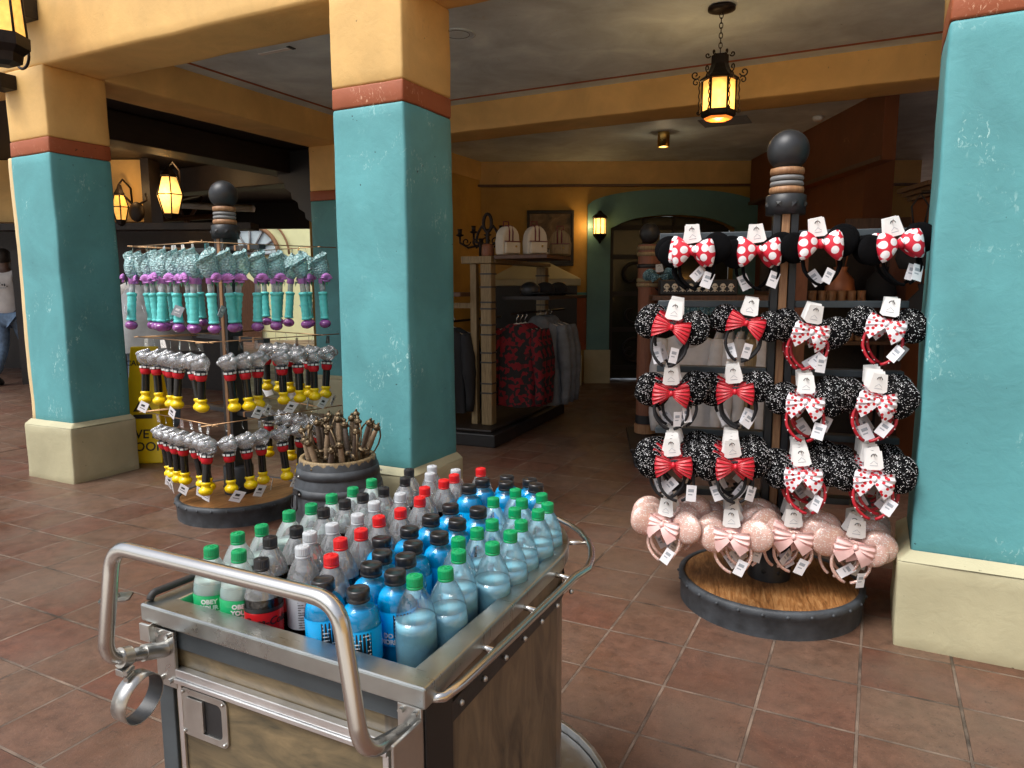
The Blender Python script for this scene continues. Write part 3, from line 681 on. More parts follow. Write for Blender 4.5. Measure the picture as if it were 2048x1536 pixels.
f = MB(); f.box(-5.20, -3.72, 9.62, 9.8, 0, 2.2, 'dark_wood'); f.box(-5.0, -3.9, 9.55, 9.618, 0.9, 1.9, 'brown_wood'); f.box(-6.6, -5.21, 9.62, 9.8, 0, 1.95, 'dark_wood'); obj('panelling', f, t)
t = thing('opposite_building', 'plain stucco building across the plaza behind the viewer, out of the photo', 'building')
f = MB(); f.box(-24, 22, -25, -21, 0, 4.8, 'plinth'); obj('wall', f, t)
f = MB(); f.box(-24.5, 22.5, -25.5, -20.6, 4.802, 5.1, 'brown_wood'); obj('roof', f, t)
for k in range(7):
    f = MB(); f.box(-21+6*k, -19+6*k, -20.998, -20.95, 1.0, 3.2, 'glass_dark'); obj('window', f, t)
t = thing('side_building', 'ochre building closing the plaza on the far side, out of the photo', 'building')
f = MB(); f.box(9, 14, -13, 3.0, 0, 6, 'ochre'); obj('wall', f, t); f = MB(); f.box(8.7, 14.3, -13, 3.2, 6.002, 6.3, 'brown_wood'); obj('roof', f, t)
# ================================================================== DRINKS CART
cart = thing('drinks_cart', 'steel topped wood panelled drinks cart with a tubular push handle, full of bottles', 'cart')
ZR = 0.835
def outline(xl, xr, yf, yc, rad, n=24, fl=None, fr=None):
    cx = (xl+xr)/2; rx = (xr-xl)/2
    return [(xl if fl is None else fl, yf), (xr if fr is None else fr, yf-0.008)] + [(cx+rx*math.cos(PI*k/n), yc+rad*math.sin(PI*k/n)) for k in range(n+1)]
o_out = outline(-1.250, -0.612, 0.872, 1.44, 0.335, fl=-1.262, fr=-0.588)
o_in = outline(-1.212, -0.644, 0.922, 1.45, 0.290, fl=-1.208, fr=-0.640)
f = MB(); f.ringplate(o_out, o_in, ZR-0.036, ZR, 'steel_top'); obj('counter_rim', f, cart, None, 0.004)
f = MB(); f.prism(o_in, 0.60, ZR-0.04, 'steel_top', side=False, top=False)
n = len(o_in); f.add([(x, y, z) for z in (0.60, ZR-0.037) for x, y in o_in], [((k+1) % n, k, n+k, n+(k+1) % n) for k in range(n)], 'steel_top'); obj('tub', f, cart)
o_body = outline(-1.232, -0.628, 0.90, 1.44, 0.315, fl=-1.24, fr=-0.61)
f = MB(); f.prism(o_body, 0.16, ZR-0.037, 'cart_wood_side', top=False); obj('cabinet', f, cart)
f = MB(); f.box(-1.2, -0.65, 0.893, 0.899, 0.16, 0.765, 'cart_wood'); obj('front_panel', f, cart)
f = MB(); f.box(-1.243, -1.20, 0.886, 0.90, 0.13, 0.797, 'slate'); f.box(-0.652, -0.603, 0.884, 0.90, 0.13, 0.797, 'slate'); f.box(-1.1995, -0.6525, 0.888, 0.898, 0.752, 0.797, 'slate')
f.box(-0.6085, -0.600, 0.884, 0.965, 0.13, 0.797, 'black'); obj('corner_post', f, cart, None, 0.002)
ob2 = outline(-1.236, -0.624, 0.97, 1.44, 0.319, fl=-1.244, fr=-0.606)
f = MB(); m2 = len(ob2)
idx = list(range(1, m2))
f.add([(ob2[k][0]+0.002, ob2[k][1], z) for z in (0.715, 0.752) for k in idx], [(k, k+1, len(idx)+k+1, len(idx)+k) for k in range(len(idx)-1)], 'charcoal')
for k in range(7):
    y = 1.0+k*0.085; f.sph((-0.605-0.0002*k, y, 0.735), 0.006, 'zinc', 8, 5)
for k in range(1, 6): f.sph((-0.93+0.305*math.cos(0.28*k), 1.44+0.318*math.sin(0.28*k), 0.735), 0.006, 'zinc', 8, 5)
obj('side_strap', f, cart)
def bend(pts, r, n=7):
    out = [Vector(pts[0])]
    for i in range(1, len(pts)-1):
        p, a, c2 = Vector(pts[i]), Vector(pts[i-1]), Vector(pts[i+1])
        d1, d2 = (a-p).normalized(), (c2-p).normalized(); q0, q1 = p+d1*r, p+d2*r
        for k in range(n+1):
            t = k/n; out.append(q0*(1-t)**2 + p*2*t*(1-t) + q1*t*t)
    out.append(Vector(pts[-1])); return out
f = MB(); f.tube(bend([(-1.252, 0.888, 0.838), (-1.252, 0.893, 0.850), (-1.238, 1.0, 0.853), (-1.236, 1.42, 0.853)], 0.01), 0.0075, 'black_rubber', 10); obj('edge_trim', f, cart)
# aluminium frame of the front hatch
f = MB()
f.box(-1.178, -0.672, 0.876, 0.892, 0.699, 0.716, 'alu'); f.box(-1.178, -0.672, 0.872, 0.892, 0.689, 0.698, 'alu')
f.box(-1.178, -1.166, 0.878, 0.8925, 0.16, 0.688, 'alu'); f.box(-0.684, -0.672, 0.878, 0.8925, 0.16, 0.688, 'alu')
f.box(-1.168, -0.683, 0.889, 0.8915, 0.680, 0.688, 'black'); obj('hatch_frame', f, cart, None, 0.002)
f = MB(); f.box(-1.165, -0.685, 0.884, 0.890, 0.16, 0.679, 'cart_wood'); obj('hatch_panel', f, cart)
# recessed latch
f = MB()
def rrect(w_, h_, r, n=5): 
    p = []
    for cx, cy, a in ((w_/2-r, h_/2-r, 0), (-w_/2+r, h_/2-r, PI/2), (-w_/2+r, -h_/2+r, PI), (w_/2-r, -h_/2+r, 1.5*PI)): p += arc(cx, cy, r, a, a+PI/2, n)
    return p
LX = T(-1.108, 0.8835, 0.632) @ RX(PI/2)
f.ringplate(rrect(0.125, 0.098, 0.014), rrect(0.096, 0.070, 0.012), 0, 0.004, 'zinc', LX)
f.prism(rrect(0.096, 0.070, 0.012), -0.0008, 0.0006, 'charcoal', LX)
f.prism(rrect(0.046, 0.066, 0.004), 0.001, 0.007, 'zinc', LX @ T(-0.023, 0, 0))
for sx in (-1, 1):
    for sz in (-1, 1): f.sph((-1.108+sx*0.054, 0.878, 0.632+sz*0.041), 0.0035, 'zinc', 8, 5)
obj('latch', f, cart, None, 0.0015)
# push handle
f = MB(); f.tube(bend([(-1.202, 0.885, 0.752), (-1.197, 0.752, 0.787), (-1.168, 0.765, 1.003), (-0.662, 0.760, 1.006), (-0.622, 0.752, 0.785), (-0.632, 0.885, 0.745)], 0.045), 0.0132, 'steel', 16); obj('push_handle', f, cart)
for x, wd in ((-1.205, 0.03), (-0.630, 0.026)):
    f = MB(); f.box(x-wd+0.006, x+wd, 0.876, 0.8835, 0.675, 0.792, 'zinc')
    if x < -1: f.box(x-0.05, x-0.022, 0.862, 0.868, 0.765, 0.80, 'zinc'); f.box(x-0.026, x-0.0235, 0.868, 0.90, 0.745, 0.80, 'zinc'); f.cyl((x+0.003, 0.876, 0.752), (x+0.003, 0.83, 0.766), 0.0158, 'zinc', n=16)
    else: f.box(x+0.022, x+0.028, 0.80, 0.8755, 0.655, 0.775, 'zinc')
    for dx in (-0.010, 0.016):
        for z in (0.782, 0.690): f.cyl((x+dx, 0.8765, z), (x+dx, 0.869, z), 0.0055, 'zinc', n=6, smooth=False)
    obj('handle_bracket', f, cart, None, 0.002)
f = MB(); f.cyl((-1.199, 0.80, 0.775), (-1.199, 0.782, 0.780), 0.0185, 'zinc', n=18); f.box(-1.205, -1.185, 0.775, 0.80, 0.748, 0.76, 'zinc')
for dz in (0.0, 0.012): f.cyl((-1.178, 0.79, 0.752+dz), (-1.17, 0.77, 0.75+dz), 0.005, 'zinc', n=6)
obj('pipe_clamp', f, cart, None, 0.001)
f = MB(); rr = T(-1.176, 0.795, 0.703) @ RZ(R(100)) @ RX(PI/2 + 0.15)
f.lathe([(0.0443, 0.0159), (0.0443, -0.0159)], 'charcoal', 36, rr, True, False); f.lathe([(0.0445, -0.016), (0.0462, -0.016), (0.0462, 0.016), (0.0445, 0.016), (0.0445, -0.016)], 'zinc', 36, rr, True, False); obj('cup_ring', f, cart)  # charcoal inner face: the metal's dark reflection put into its colour
# guard rail round the side
rail = [(-0.606, 0.893, 0.803), (-0.580, 0.905, 0.803), (-0.574, 0.95, 0.803), (-0.572, 1.1, 0.803), (-0.572, 1.44, 0.803)] + [(-0.93+0.372*math.cos(PI*k/20)-0.0, 1.44+0.40*math.sin(PI*k/20), 0.803) for k in range(1, 21)]
rail[0] = (-0.60, 0.890, 0.803)
f = MB(); f.tube(rail, 0.0085, 'steel', 12)
for y in (1.07, 1.25, 1.43): f.tube([(-0.62, y, 0.806), (-0.574, y, 0.803)], 0.006, 'steel', 8)
for a in (0.6, 1.3, 2.0, 2.7): f.tube([(-0.93+0.318*math.cos(a), 1.44+0.33*math.sin(a), 0.806), (-0.93+0.372*math.cos(a), 1.44+0.40*math.sin(a), 0.803)], 0.006, 'steel', 8)
obj('guard_rail', f, cart)
f = MB(); oo = outline(-1.36, -0.50, 0.95, 1.42, 0.50); oi = outline(-1.24, -0.60, 0.96, 1.42, 0.34)
f.ringplate(oo, oi, 0.085, 0.10, 'zinc'); oo2 = [(x*1.0, y) for x, y in oo]
f.ringplate(outline(-1.375, -0.485, 0.945, 1.42, 0.515), outline(-1.362, -0.498, 0.949, 1.42, 0.502), 0.07, 0.125, 'zinc'); obj('bumper_plate', f, cart, None, 0.003)
f = MB(); f.prism(outline(-1.18, -0.66, 0.96, 1.42, 0.25), 0.055, 0.16, 'black')
for x, y in ((-1.1, 1.0), (-0.74, 1.0), (-1.1, 1.6), (-0.74, 1.6)): f.cyl((x-0.02, y, 0.045), (x+0.02, y, 0.045), 0.045, 'black_rubber', n=16)
obj('chassis', f, cart)

# ------------------------------------------------------------------ bottles
def warpfun(r, z): return lambda v: Vector(((r+v.z)*math.sin(v.x/r), -(r+v.z)*math.cos(v.x/r), z+v.y))
def capmesh(r, h, mat, z0, ribs=26, band=True):
    f = MB(); prof = [(r*0.96, z0), (r, z0+0.001), (r, z0+h*0.82), (r*0.93, z0+h*0.97), (r*0.80, z0+h)]
    nn = ribs*2; vs = []; fs = []
    for i, (rr_, z) in enumerate(prof):
        for k in range(nn):
            q = rr_*(1.0 if (k % 2 or i in (0, 4)) else 0.965); a = 2*PI*k/nn; vs.append((q*math.cos(a), q*math.sin(a), z))
    for i in range(4):
        for k in range(nn): k2 = (k+1) % nn; fs.append((i*nn+k, i*nn+k2, (i+1)*nn+k2, (i+1)*nn+k))
    fs.append(tuple(4*nn+k for k in range(nn))); f.add(vs, fs, mat)
    if band: f.lathe([(r*0.95, z0-0.006), (r*1.0, z0-0.0055), (r*1.0, z0-0.0015), (r*0.95, z0-0.001)], mat, 28)
    f.tube([(x, y, z0+h+0.0003) for x, y in arc(0, 0, r*0.6, 0, 2*PI, 18)][:-1], 0.0008, mat, 5, True)
    for k in range(6): f.tube([(r*0.42*math.cos(k), r*0.42*math.sin(k*1.3), z0+h+0.0002), (r*0.25*math.cos(k+2), r*0.2*math.sin(k+1), z0+h+0.0002)], 0.0007, mat, 4)
    return f
SODA = [(0.027, 0.0), (0.033, 0.006), (0.0362, 0.022), (0.0352, 0.06), (0.0345, 0.10), (0.0355, 0.125), (0.0364, 0.142), (0.0358, 0.156), (0.0336, 0.170), (0.0292, 0.185), (0.0225, 0.200), (0.0160, 0.211), (0.0128, 0.217), (0.0124, 0.226)]
CLEAR = [(0.028, 0.0), (0.034, 0.006), (0.0362, 0.02), (0.0358, 0.07), (0.0374, 0.09), (0.0380, 0.115), (0.0378, 0.140), (0.0362, 0.160), (0.0325, 0.178), (0.0265, 0.194), (0.0200, 0.206), (0.0148, 0.2145), (0.0128, 0.219), (0.0124, 0.226)]
SPORT = [(0.030, 0.0), (0.035, 0.005), (0.0366, 0.015), (0.0350, 0.022), (0.0366, 0.03), (0.0366, 0.082), (0.0352, 0.087), (0.0366, 0.092), (0.0368, 0.158), (0.0355, 0.170), (0.0320, 0.180), (0.0255, 0.188), (0.0185, 0.193), (0.0178, 0.200)]
def inner(prof, level, dr=0.0009):
    out = []
    for (r, z), (r3, z3) in zip(prof[:-1], prof[1:]):
        if z <= level: out.append((max(0.001, r-dr), max(z, 0.001)))
        if z <= level < z3:
            t = (level-z)/(z3-z); out.append((r+(r3-r)*t-dr, level))
    return out
def rad(prof, z):
    for (r, a), (r3, c2) in zip(prof[:-1], prof[1:]):
        if a <= z <= c2: return r+(r3-r)*(z-a)/(c2-a)
    return prof[-1][0]
def labelband(prof, z0, z1, mat, dr=0.0005, n=36):
    zs = [z0+(z1-z0)*k/8 for k in range(9)]; f = MB(); f.lathe([(rad(prof, z)+dr, z) for z in zs], mat, n, None, True, False); return f
def lines(f, r, z0, z1, n, a0, a1, mat):
    """printed small-type lines wrapped on a label"""
    for k in range(n):
        z = z0+(z1-z0)*k/max(1, n-1); a = a0; j = 0
        while a < a1:
            w_ = random.uniform(0.15, 0.55); e = min(a+w_, a1)
            for q in (0,):
                rr_ = r+0.0009; h = (z1-z0)/n*0.17
                f.add([(rr_*math.sin(a), -rr_*math.cos(a), z-h), (rr_*math.sin(e), -rr_*math.cos(e), z-h), (rr_*math.sin(e), -rr_*math.cos(e), z+h), (rr_*math.sin(a), -rr_*math.cos(a), z+h)], [(0, 1, 2, 3)], mat)
            a = e+0.03
def bottle(kind):
    prof, drink, level, capm, capr = {'green': (SODA, 'soda', 0.168, 'green_cap', 0.0146), 'black': (SODA, 'cola', 0.164, 'black_cap', 0.0146), 'grey': (SODA, 'cola', 0.163, 'grey_cap', 0.0146),
        'red': (SODA, 'cola', 0.160, 'red_cap', 0.0146), 'clear': (CLEAR, 'lemonade', 0.160, 'green_cap', 0.0150), 'sport': (SPORT, 'sport', 0.186, 'black_cap', 0.0205)}[kind]
    nm = {'green': 'soda_bottle', 'black': 'cola_bottle', 'grey': 'cola_bottle', 'red': 'cola_bottle', 'clear': 'lemonade_bottle', 'sport': 'sports_drink_bottle'}[kind]
    t = thing(nm, 'x', 'bottle')
    up_ = [q for q in prof if q[1] > level]; lw_ = [q for q in prof if q[1] <= level]; mid_ = (rad(prof, level), level)
    f = MB(); f.lathe(lw_+[mid_], 'pet_mist' if kind in ('clear', 'green') else 'pet', 32, None, True, False); f.lathe([mid_]+up_, 'pet_mist' if kind == 'clear' else 'pet' if kind == 'sport' else 'pet_neck', 32, None, True, False); obj('bottle_body', f, t)
    f = MB(); f.lathe(inner(prof, level), drink, 28); obj('drink', f, t)
    if kind == 'sport': f = MB(); f.lathe([(0.0195, 0.1985), (0.0207, 0.1995), (0.0207, 0.2035), (0.0198, 0.2042), (0.0203, 0.205), (0.0203, 0.2175), (0.0190, 0.2205), (0.0165, 0.2212), (0.016, 0.2204), (0.0005, 0.2204)], capm, 36)
    else: f = capmesh(capr, 0.0175, capm, 0.219)
    obj('cap', f, t)
    if kind == 'green':
        f = labelband(SODA, 0.085, 0.147, 'lab_green'); text_mb(f, "OBEY\nYOUR\nTHIRST", 0.0125, 'white_ink', T(), 0.0003, 0, 0.0006, warp=warpfun(0.0366, 0.122)); lines(f, 0.0358, 0.095, 0.135, 5, 1.2, 2.2, 'white_ink')
    elif kind == 'black':
        f = labelband(SODA, 0.085, 0.140, 'lab_red'); f2 = labelband(SODA, 0.1405, 0.148, 'lab_black'); f.add(f2.v, f2.f, 'lab_black', True)
        text_mb(f, "Coca-Cola", 0.021, 'lab_black', T(), 0.0003, 0.35, 0.0002, warp=warpfun(0.0366, 0.122)); lines(f, 0.0356, 0.095, 0.13, 7, 1.5, 2.1, 'white_ink')
    elif kind in ('grey', 'red'):
        f = labelband(SODA, 0.080, 0.145, 'lab_silver' if kind == 'grey' else 'lab_red'); text_mb(f, "Coca-Cola", 0.021, 'lab_red' if kind == 'grey' else 'white_ink', T(), 0.0003, 0.35, 0.0002, warp=warpfun(0.0366, 0.115)); lines(f, 0.0358, 0.085, 0.14, 12, -1.9, -0.9, 'ink')
    elif kind == 'clear':
        f = labelband(CLEAR, 0.016, 0.040, 'lab_teal'); lines(f, 0.0362, 0.02, 0.036, 3, 0.5, 1.4, 'white_ink')
        f.add([(0.036*math.sin(a)*1.03, -0.036*math.cos(a)*1.03, z) for a, z in ((-.12, 0.03), (-.04, 0.03), (-.04, 0.048), (-.12, 0.048))], [(0, 1, 2, 3)], 'white_ink')
    else:
        f = labelband(SPORT, 0.092, 0.156, 'lab_blue'); rr_ = 0.0366
        for a0 in (0.75, -2.0):
            pts = [(a0+0.10*k, z) for z in (0.108, 0.152) for k in range(10)]
            f.add([((rr_+0.0006)*math.sin(a), -(rr_+0.0006)*math.cos(a), z) for a, z in pts], [(k, k+1, 11+k, 10+k) for k in range(9)], 'lab_black', True); lines(f, rr_, 0.113, 0.147, 6, a0+0.06, a0+0.85, 'white_ink')
        f.add([((rr_+0.0006)*math.sin(a), -(rr_+0.0006)*math.cos(a), z) for a, z in ((0.1, 0.094), (0.4, 0.094), (0.74, 0.094), (0.74, 0.138), (0.4, 0.118))], [(0, 1, 2, 3, 4)], 'lab_black')
        text_mb(f, "DO\nMORE", 0.012, 'white_ink', T(), 0.0004, 0, 0.0005, warp=lambda v: warpfun(rr_, 0.106)(Vector((v.x+0.0165, v.y, v.z+0.0004))))
        text_mb(f, "POWER", 0.025, 'white_ink', T(), 0.0004, 0, 0.0006, warp=lambda v: warpfun(rr_, 0.136)(Vector((v.x-0.019, v.y, v.z))))
    obj('label', f, t)
    return register(t)
CAPS = {
'green': [(-1.143, 0.942), (-1.144, 1.014), (-1.072, 0.941), (-1.146, 1.087), (-1.151, 1.162), (-1.153, 1.237), (-1.155, 1.312), (-1.155, 1.386), (-1.152, 1.462)],
'black': [(-1.000, 0.941), (-1.052, 1.012), (-1.074, 1.105), (-1.081, 1.205), (-1.082, 1.278), (-1.083, 1.351), (-1.083, 1.431), (-1.085, 1.508), (-1.118, 1.590)],
'grey': [(-0.960, 1.008), (-1.003, 1.073), (-1.010, 1.155), (-1.012, 1.230), (-1.013, 1.308), (-1.014, 1.395), (-1.050, 1.585), (-1.087, 1.655), (-1.015, 1.655)],
'red': [(-0.888, 1.004), (-0.930, 1.085), (-0.938, 1.158), (-0.940, 1.232), (-0.942, 1.306), (-0.944, 1.380), (-0.986, 1.466), (-0.978, 1.540), (-0.980, 1.614), (-0.945, 1.690)],
'sport': [(-0.762, 0.934), (-0.736, 1.008), (-0.810, 1.010), (-0.840, 0.936), (-0.762, 1.080), (-0.836, 1.084), (-0.880, 1.152), (-0.806, 1.155), (-0.866, 1.226), (-0.792, 1.232), (-0.868, 1.302), (-0.795, 1.306), (-0.868, 1.400), (-0.790, 1.392), (-0.905, 1.625), (-0.872, 1.697), (-0.900, 1.545), (-0.832, 1.618), (-0.800, 1.690), (-0.762, 1.630)],
'clear': [(-0.687, 0.988), (-0.662, 1.060), (-0.690, 1.134), (-0.728, 1.198), (-0.654, 1.206), (-0.720, 1.272), (-0.726, 1.345), (-0.652, 1.280), (-0.656, 1.354), (-0.716, 1.420), (-0.788, 1.466), (-0.720, 1.494), (-0.770, 1.556), (-0.660, 1.432), (-0.668, 1.506), (-0.702, 1.574)]}
LAB = {'green': ('cloudy soda bottle, green cap and label', 'green capped soda bottles in the cart'), 'black': ('dark cola bottle, black cap', 'black capped cola bottles in the cart'),
       'grey': ('dark cola bottle, silver grey cap', 'grey capped cola bottles in the cart'), 'red': ('dark cola bottle, bright red cap', 'red capped cola bottles in the cart'),
       'sport': ('bright blue sports drink bottle, wide black cap', 'blue sports drink bottles in the cart'), 'clear': ('pale blue lemonade bottle, green cap', 'pale blue lemonade bottles in the cart')}
ORD = ['front', 'second', 'third', 'fourth', 'fifth', 'sixth', 'seventh', 'eighth', 'ninth', 'tenth', 'eleventh', 'twelfth', 'thirteenth', 'fourteenth', 'fifteenth', 'sixteenth', 'seventeenth', 'eighteenth', 'nineteenth', 'twentieth', 'twenty-first', 'twenty-second', 'twenty-third', 'twenty-fourth']
for kind, spots in CAPS.items():
    proto = bottle(kind); spots = sorted(spots, key=lambda p: p[1])
    for i, (x, y) in enumerate(spots):
        h = 0.943 - (0.2245 if kind == 'sport' else 0.2365) + random.uniform(-0.006, 0.006); x *= 1.021; y *= 1.021
        if kind == 'sport': h -= 0.006
        if kind == 'clear' : h -= 0.004
        a = {'black': 0.85, 'green': 0.75, 'grey': 2.2, 'sport': -0.35, 'red': 0.6}.get(kind, 0) + (random.uniform(-0.12, 0.12) if i < 3 else random.uniform(-2.5, 2.5))
        mw = T(x, y, h) @ RX(random.uniform(-.035, .035)) @ RY(random.uniform(-.035, .035)) @ RZ(a) @ SC(1, 1, random.uniform(0.99, 1.01))
        where = 'the frontmost of its kind' if i == 0 else ('the farthest back of its kind' if i == len(spots)-1 else ORD[i] + ' of its kind from the push handle')
        o = proto if i == 0 else dup(proto, mw)
        o.matrix_basis = mw; o["label"] = LAB[kind][0] + ', ' + where; o["group"] = LAB[kind][1]

# ================================================================== BARREL OF SWORDS
BX, BY = -2.475, 2.88
bar = thing('wooden_barrel', 'grey painted barrel with a brass ring clasp, full of toy swords', 'barrel', T(BX, BY, 0) @ RZ(R(-35)))
f = MB(); H = 0.575
prof = [(0.190+0.045*math.sin(PI*min(1, max(0, z/H*0.92+0.04))), z) for z in [H*k/14 for k in range(15)]]
NS = 20; vs = []; fs = []
nn = NS*4
for r, z in prof:
    for k in range(nn):
        rr_ = r*(0.992 if k % 4 == 0 else 1.0); a = 2*PI*k/nn; vs.append((rr_*math.cos(a), rr_*math.sin(a), z))
for i in range(14):
    for k in range(nn): fs.append((i*nn+k, i*nn+(k+1) % nn, (i+1)*nn+(k+1) % nn, (i+1)*nn+k))
f.add(vs, fs, 'slate_rim', True); obj('stave', f, bar)
f = MB(); r1 = prof[-1][0]; f.lathe([(r1-0.022, 0.42), (r1-0.022, H+0.004), (r1-0.004, H+0.006), (r1+0.001, H-0.002), (r1+0.003, H-0.02)], 'olive_wood', 44, None, True, False); obj('rim', f, bar)
f = MB(); f.lathe([(0.0001, 0.40), (r1-0.02, 0.40)], 'black', 30, None, False, False); obj('liner', f, bar)
for z0, z1 in ((0.06, 0.10), (0.19, 0.225), (0.40, 0.44), (0.49, 0.535)):
    f = MB(); f.lathe([(0.190+0.045*math.sin(PI*(z/H*0.92+0.04))+d, z) for z, d in ((z0, 0.0), (z0, 0.004), (z1, 0.004), (z1, 0.0))], 'slate_rim', 44, None, True, False)
    for k in range(3): a = k*2.1-1.2; f.sph((0.238*math.cos(a), 0.238*math.sin(a), (z0+z1)/2), 0.006, 'zinc', 8, 5)
    obj('hoop', f, bar)
f = MB(); a = R(-75); rr_ = 0.238; cx, cy = rr_*math.cos(a), rr_*math.sin(a); CX = T(cx, cy, 0.385) @ RZ(a+PI/2)
f.box(-0.026, 0.026, -0.008, 0.004, 0.025, 0.055, 'charcoal', CX)
f.tube([(-0.016, -0.012, 0.03), (-0.03, -0.016, -0.032), (-0.02, -0.016, -0.045), (0.02, -0.016, -0.045), (0.03, -0.016, -0.032), (0.016, -0.012, 0.03)], 0.0045, 'charcoal', 8, True, CX); obj('ring_clasp', f, bar)
def sword():
    t = thing('toy_sword', 'x', 'toy sword', None, 'toy swords in the barrel')
    f = MB(); f.cyl((0, 0, -0.30), (0, 0, -0.003), 0.008, 'pewter', n=8); f.box(-0.012, 0.012, -0.003, 0.003, -0.34, -0.05, 'pewter'); obj('blade', f, t)
    f = MB(); pr = [(0.0125+0.0025*math.sin(k*1.25)**2+0.003*math.sin(PI*k/18), 0.008+0.125*k/18) for k in range(19)]; f.lathe(pr, 'grip', 12); obj('grip', f, t)
    f = MB(); f.sph((0, 0, 0.147), (0.021, 0.021, 0.020), 'pewter', 14, 9); f.tube([(0.021*math.cos(q), 0.021*math.sin(q), 0.147) for q in [2*PI*k/14 for k in range(14)]], 0.003, 'pewter', 6, True)
    f.lathe([(0.006, 0.165), (0.009, 0.170), (0.004, 0.177)], 'pewter', 10)
    for q in range(6): f.sph((0.019*math.cos(q), 0.019*math.sin(q), 0.152), 0.006, 'pewter', 7, 5)
    obj('pommel', f, t)
    f = MB(); f.tube([(-0.052, 0, 0.018), (-0.035, 0, 0.006), (0, 0, 0.0), (0.04, 0, 0.0), (0.058, 0, 0.02), (0.064, 0, 0.06), (0.055, 0, 0.105), (0.03, 0, 0.138), (0.012, 0, 0.148)], [0.0045, 0.005, 0.007, 0.006, 0.005, 0.005, 0.005, 0.005, 0.004], 'pewter', 7)
    f.sph((-0.055, 0, 0.021), 0.009, 'pewter', 9, 6); f.sph((0, -0.006, 0.0), (0.026, 0.016, 0.019), 'pewter', 12, 8); f.sph((0, 0.004, -0.004), (0.03, 0.024, 0.012), 'pewter', 12, 8)
    for sx in (-1, 1): f.sph((sx*0.010, -0.020, 0.004), 0.005, 'ink', 7, 5)
    f.box(-0.008, 0.008, -0.020, -0.012, -0.014, -0.006, 'grip'); obj('hand_guard', f, t)
    return register(t)
sw = sword(); spots = []
for ring, (rr_, cnt, off) in enumerate(((0.145, 14, 0.2), (0.085, 9, 0.5), (0.025, 3, 0.0))):
    for k in range(cnt): a = off+2*PI*k/cnt; spots.append((rr_, a, ring))
for i, (rr_, a, ring) in enumerate(spots):
    x, y = rr_*math.cos(a), rr_*math.sin(a); front = y < -0.05
    z = 0.545 + (0.0 if ring == 0 and front else 0.06 if ring == 0 else 0.06 if ring == 1 else 0.09) + random.uniform(-0.035, 0.03)
    mw = T(BX+x, BY+y, z) @ Matrix.Rotation(random.uniform(0.0, 0.42)*(1 if ring == 0 else 0.5), 4, Vector((-math.sin(a), math.cos(a), 0))) @ RZ(random.uniform(0, 6.28)) @ RX(random.uniform(-.24, .24)) @ SC(0.88, 0.88, 1.0)
    o = sw if i == 0 else dup(sw, mw); o.matrix_basis = mw
    side = ('front' if y < -0.09 else 'back' if y > 0.09 else 'middle')
    o["label"] = 'antique brass toy sword hilt with a knuckle guard, sticking out of the grey barrel'
# ================================================================== DISPLAY STANDS
def stand(x, y, ang, label, r=0.40):
    t = thing('display_stand', label, 'display stand', T(x, y, 0) @ RZ(ang), 'round based display stands')
    f = MB(); f.lathe([(r-0.004, 0.0), (r-0.002, 0.085), (r+0.006, 0.095), (r+0.006, 0.118), (r-0.004, 0.124), (r-0.020, 0.124), (r-0.022, 0.115)], 'slate_rim', 72, None, True, False)
    for k in range(26): a = 2*PI*k/26; f.sph(((r+0.006)*math.cos(a), (r+0.006)*math.sin(a), 0.105), 0.008, 'slate_rim', 8, 5)
    obj('base_rim', f, t)
    f = MB(); f.lathe([(0.0001, 0.121), (r-0.03, 0.121), (r-0.0215, 0.117)], 'disc_wood', 72, None, False, False); obj('base_top', f, t)
    f = MB(); f.lathe([(0.094, 0.1215), (0.094, 0.30), (0.086, 0.305), (0.05, 0.31)], 'charcoal', 28, None, True, False)
    for k in range(9): a = 2*PI*k/9+0.2; f.lathe([(0.012, 0), (0, 0.009)], 'charcoal', 4, T(0.094*math.cos(a), 0.094*math.sin(a), 0.17) @ RZ(a) @ RY(PI/2), False, False)
    obj('lower_collar', f, t)
    f = MB()
    for sx in (-1, 1): f.box(sx*0.036-0.015, sx*0.036+0.015, -0.052, 0.052, 0.30, 1.76, 'charcoal')
    f.box(-0.020, 0.020, -0.030, 0.030, 0.30, 1.76, 'black'); obj('post', f, t, None, 0.002)
    f = MB(); f.box(-0.0165, 0.0165, -0.056, -0.0305, 0.31, 1.755, 'strip_wood'); f.box(-0.0165, 0.0165, 0.0305, 0.056, 0.31, 1.755, 'strip_wood'); obj('wood_strip', f, t, None, 0.004)
    f = MB(); f.lathe([(0.05, 1.752), (0.082, 1.753), (0.083, 1.832), (0.072, 1.838)], 'charcoal', 28, None, True, False)
    for k in range(8): a = 2*PI*k/8+0.35; f.lathe([(0.017, 0), (0, 0.009)], 'charcoal', 4, T(0.083*math.cos(a), 0.083*math.sin(a), 1.793) @ RZ(a) @ RY(PI/2) @ RZ(PI/4), False, False)
    obj('upper_collar', f, t)
    for z, m_, rr_ in ((1.855, 'strip_wood', 0.072), (1.882, 'grey_ring', 0.069), (1.905, 'grey_ring', 0.069), (1.934, 'strip_wood', 0.071)):
        h = 0.0155 if m_ == 'strip_wood' else 0.0105
        f = MB(); f.lathe([(rr_-0.014, z-h), (rr_-0.003, z-h*0.8), (rr_, z), (rr_-0.003, z+h*0.8), (rr_-0.014, z+h)], m_, 32, None, True, True); obj('ring', f, t)
    f = MB(); f.lathe([(0.05, 1.945), (0.05, 1.955)], 'charcoal', 20); f.sph((0, 0, 2.022), 0.086, 'charcoal', 36, 20); obj('ball_finial', f, t)
    return t
AH = R(11); hs_ = stand(-0.376, 3.38, AH, 'tall stand with a black ball top, hung with rows of mouse ear headbands')
HZ = [1.685, 1.385, 1.088, 0.80, 0.518]
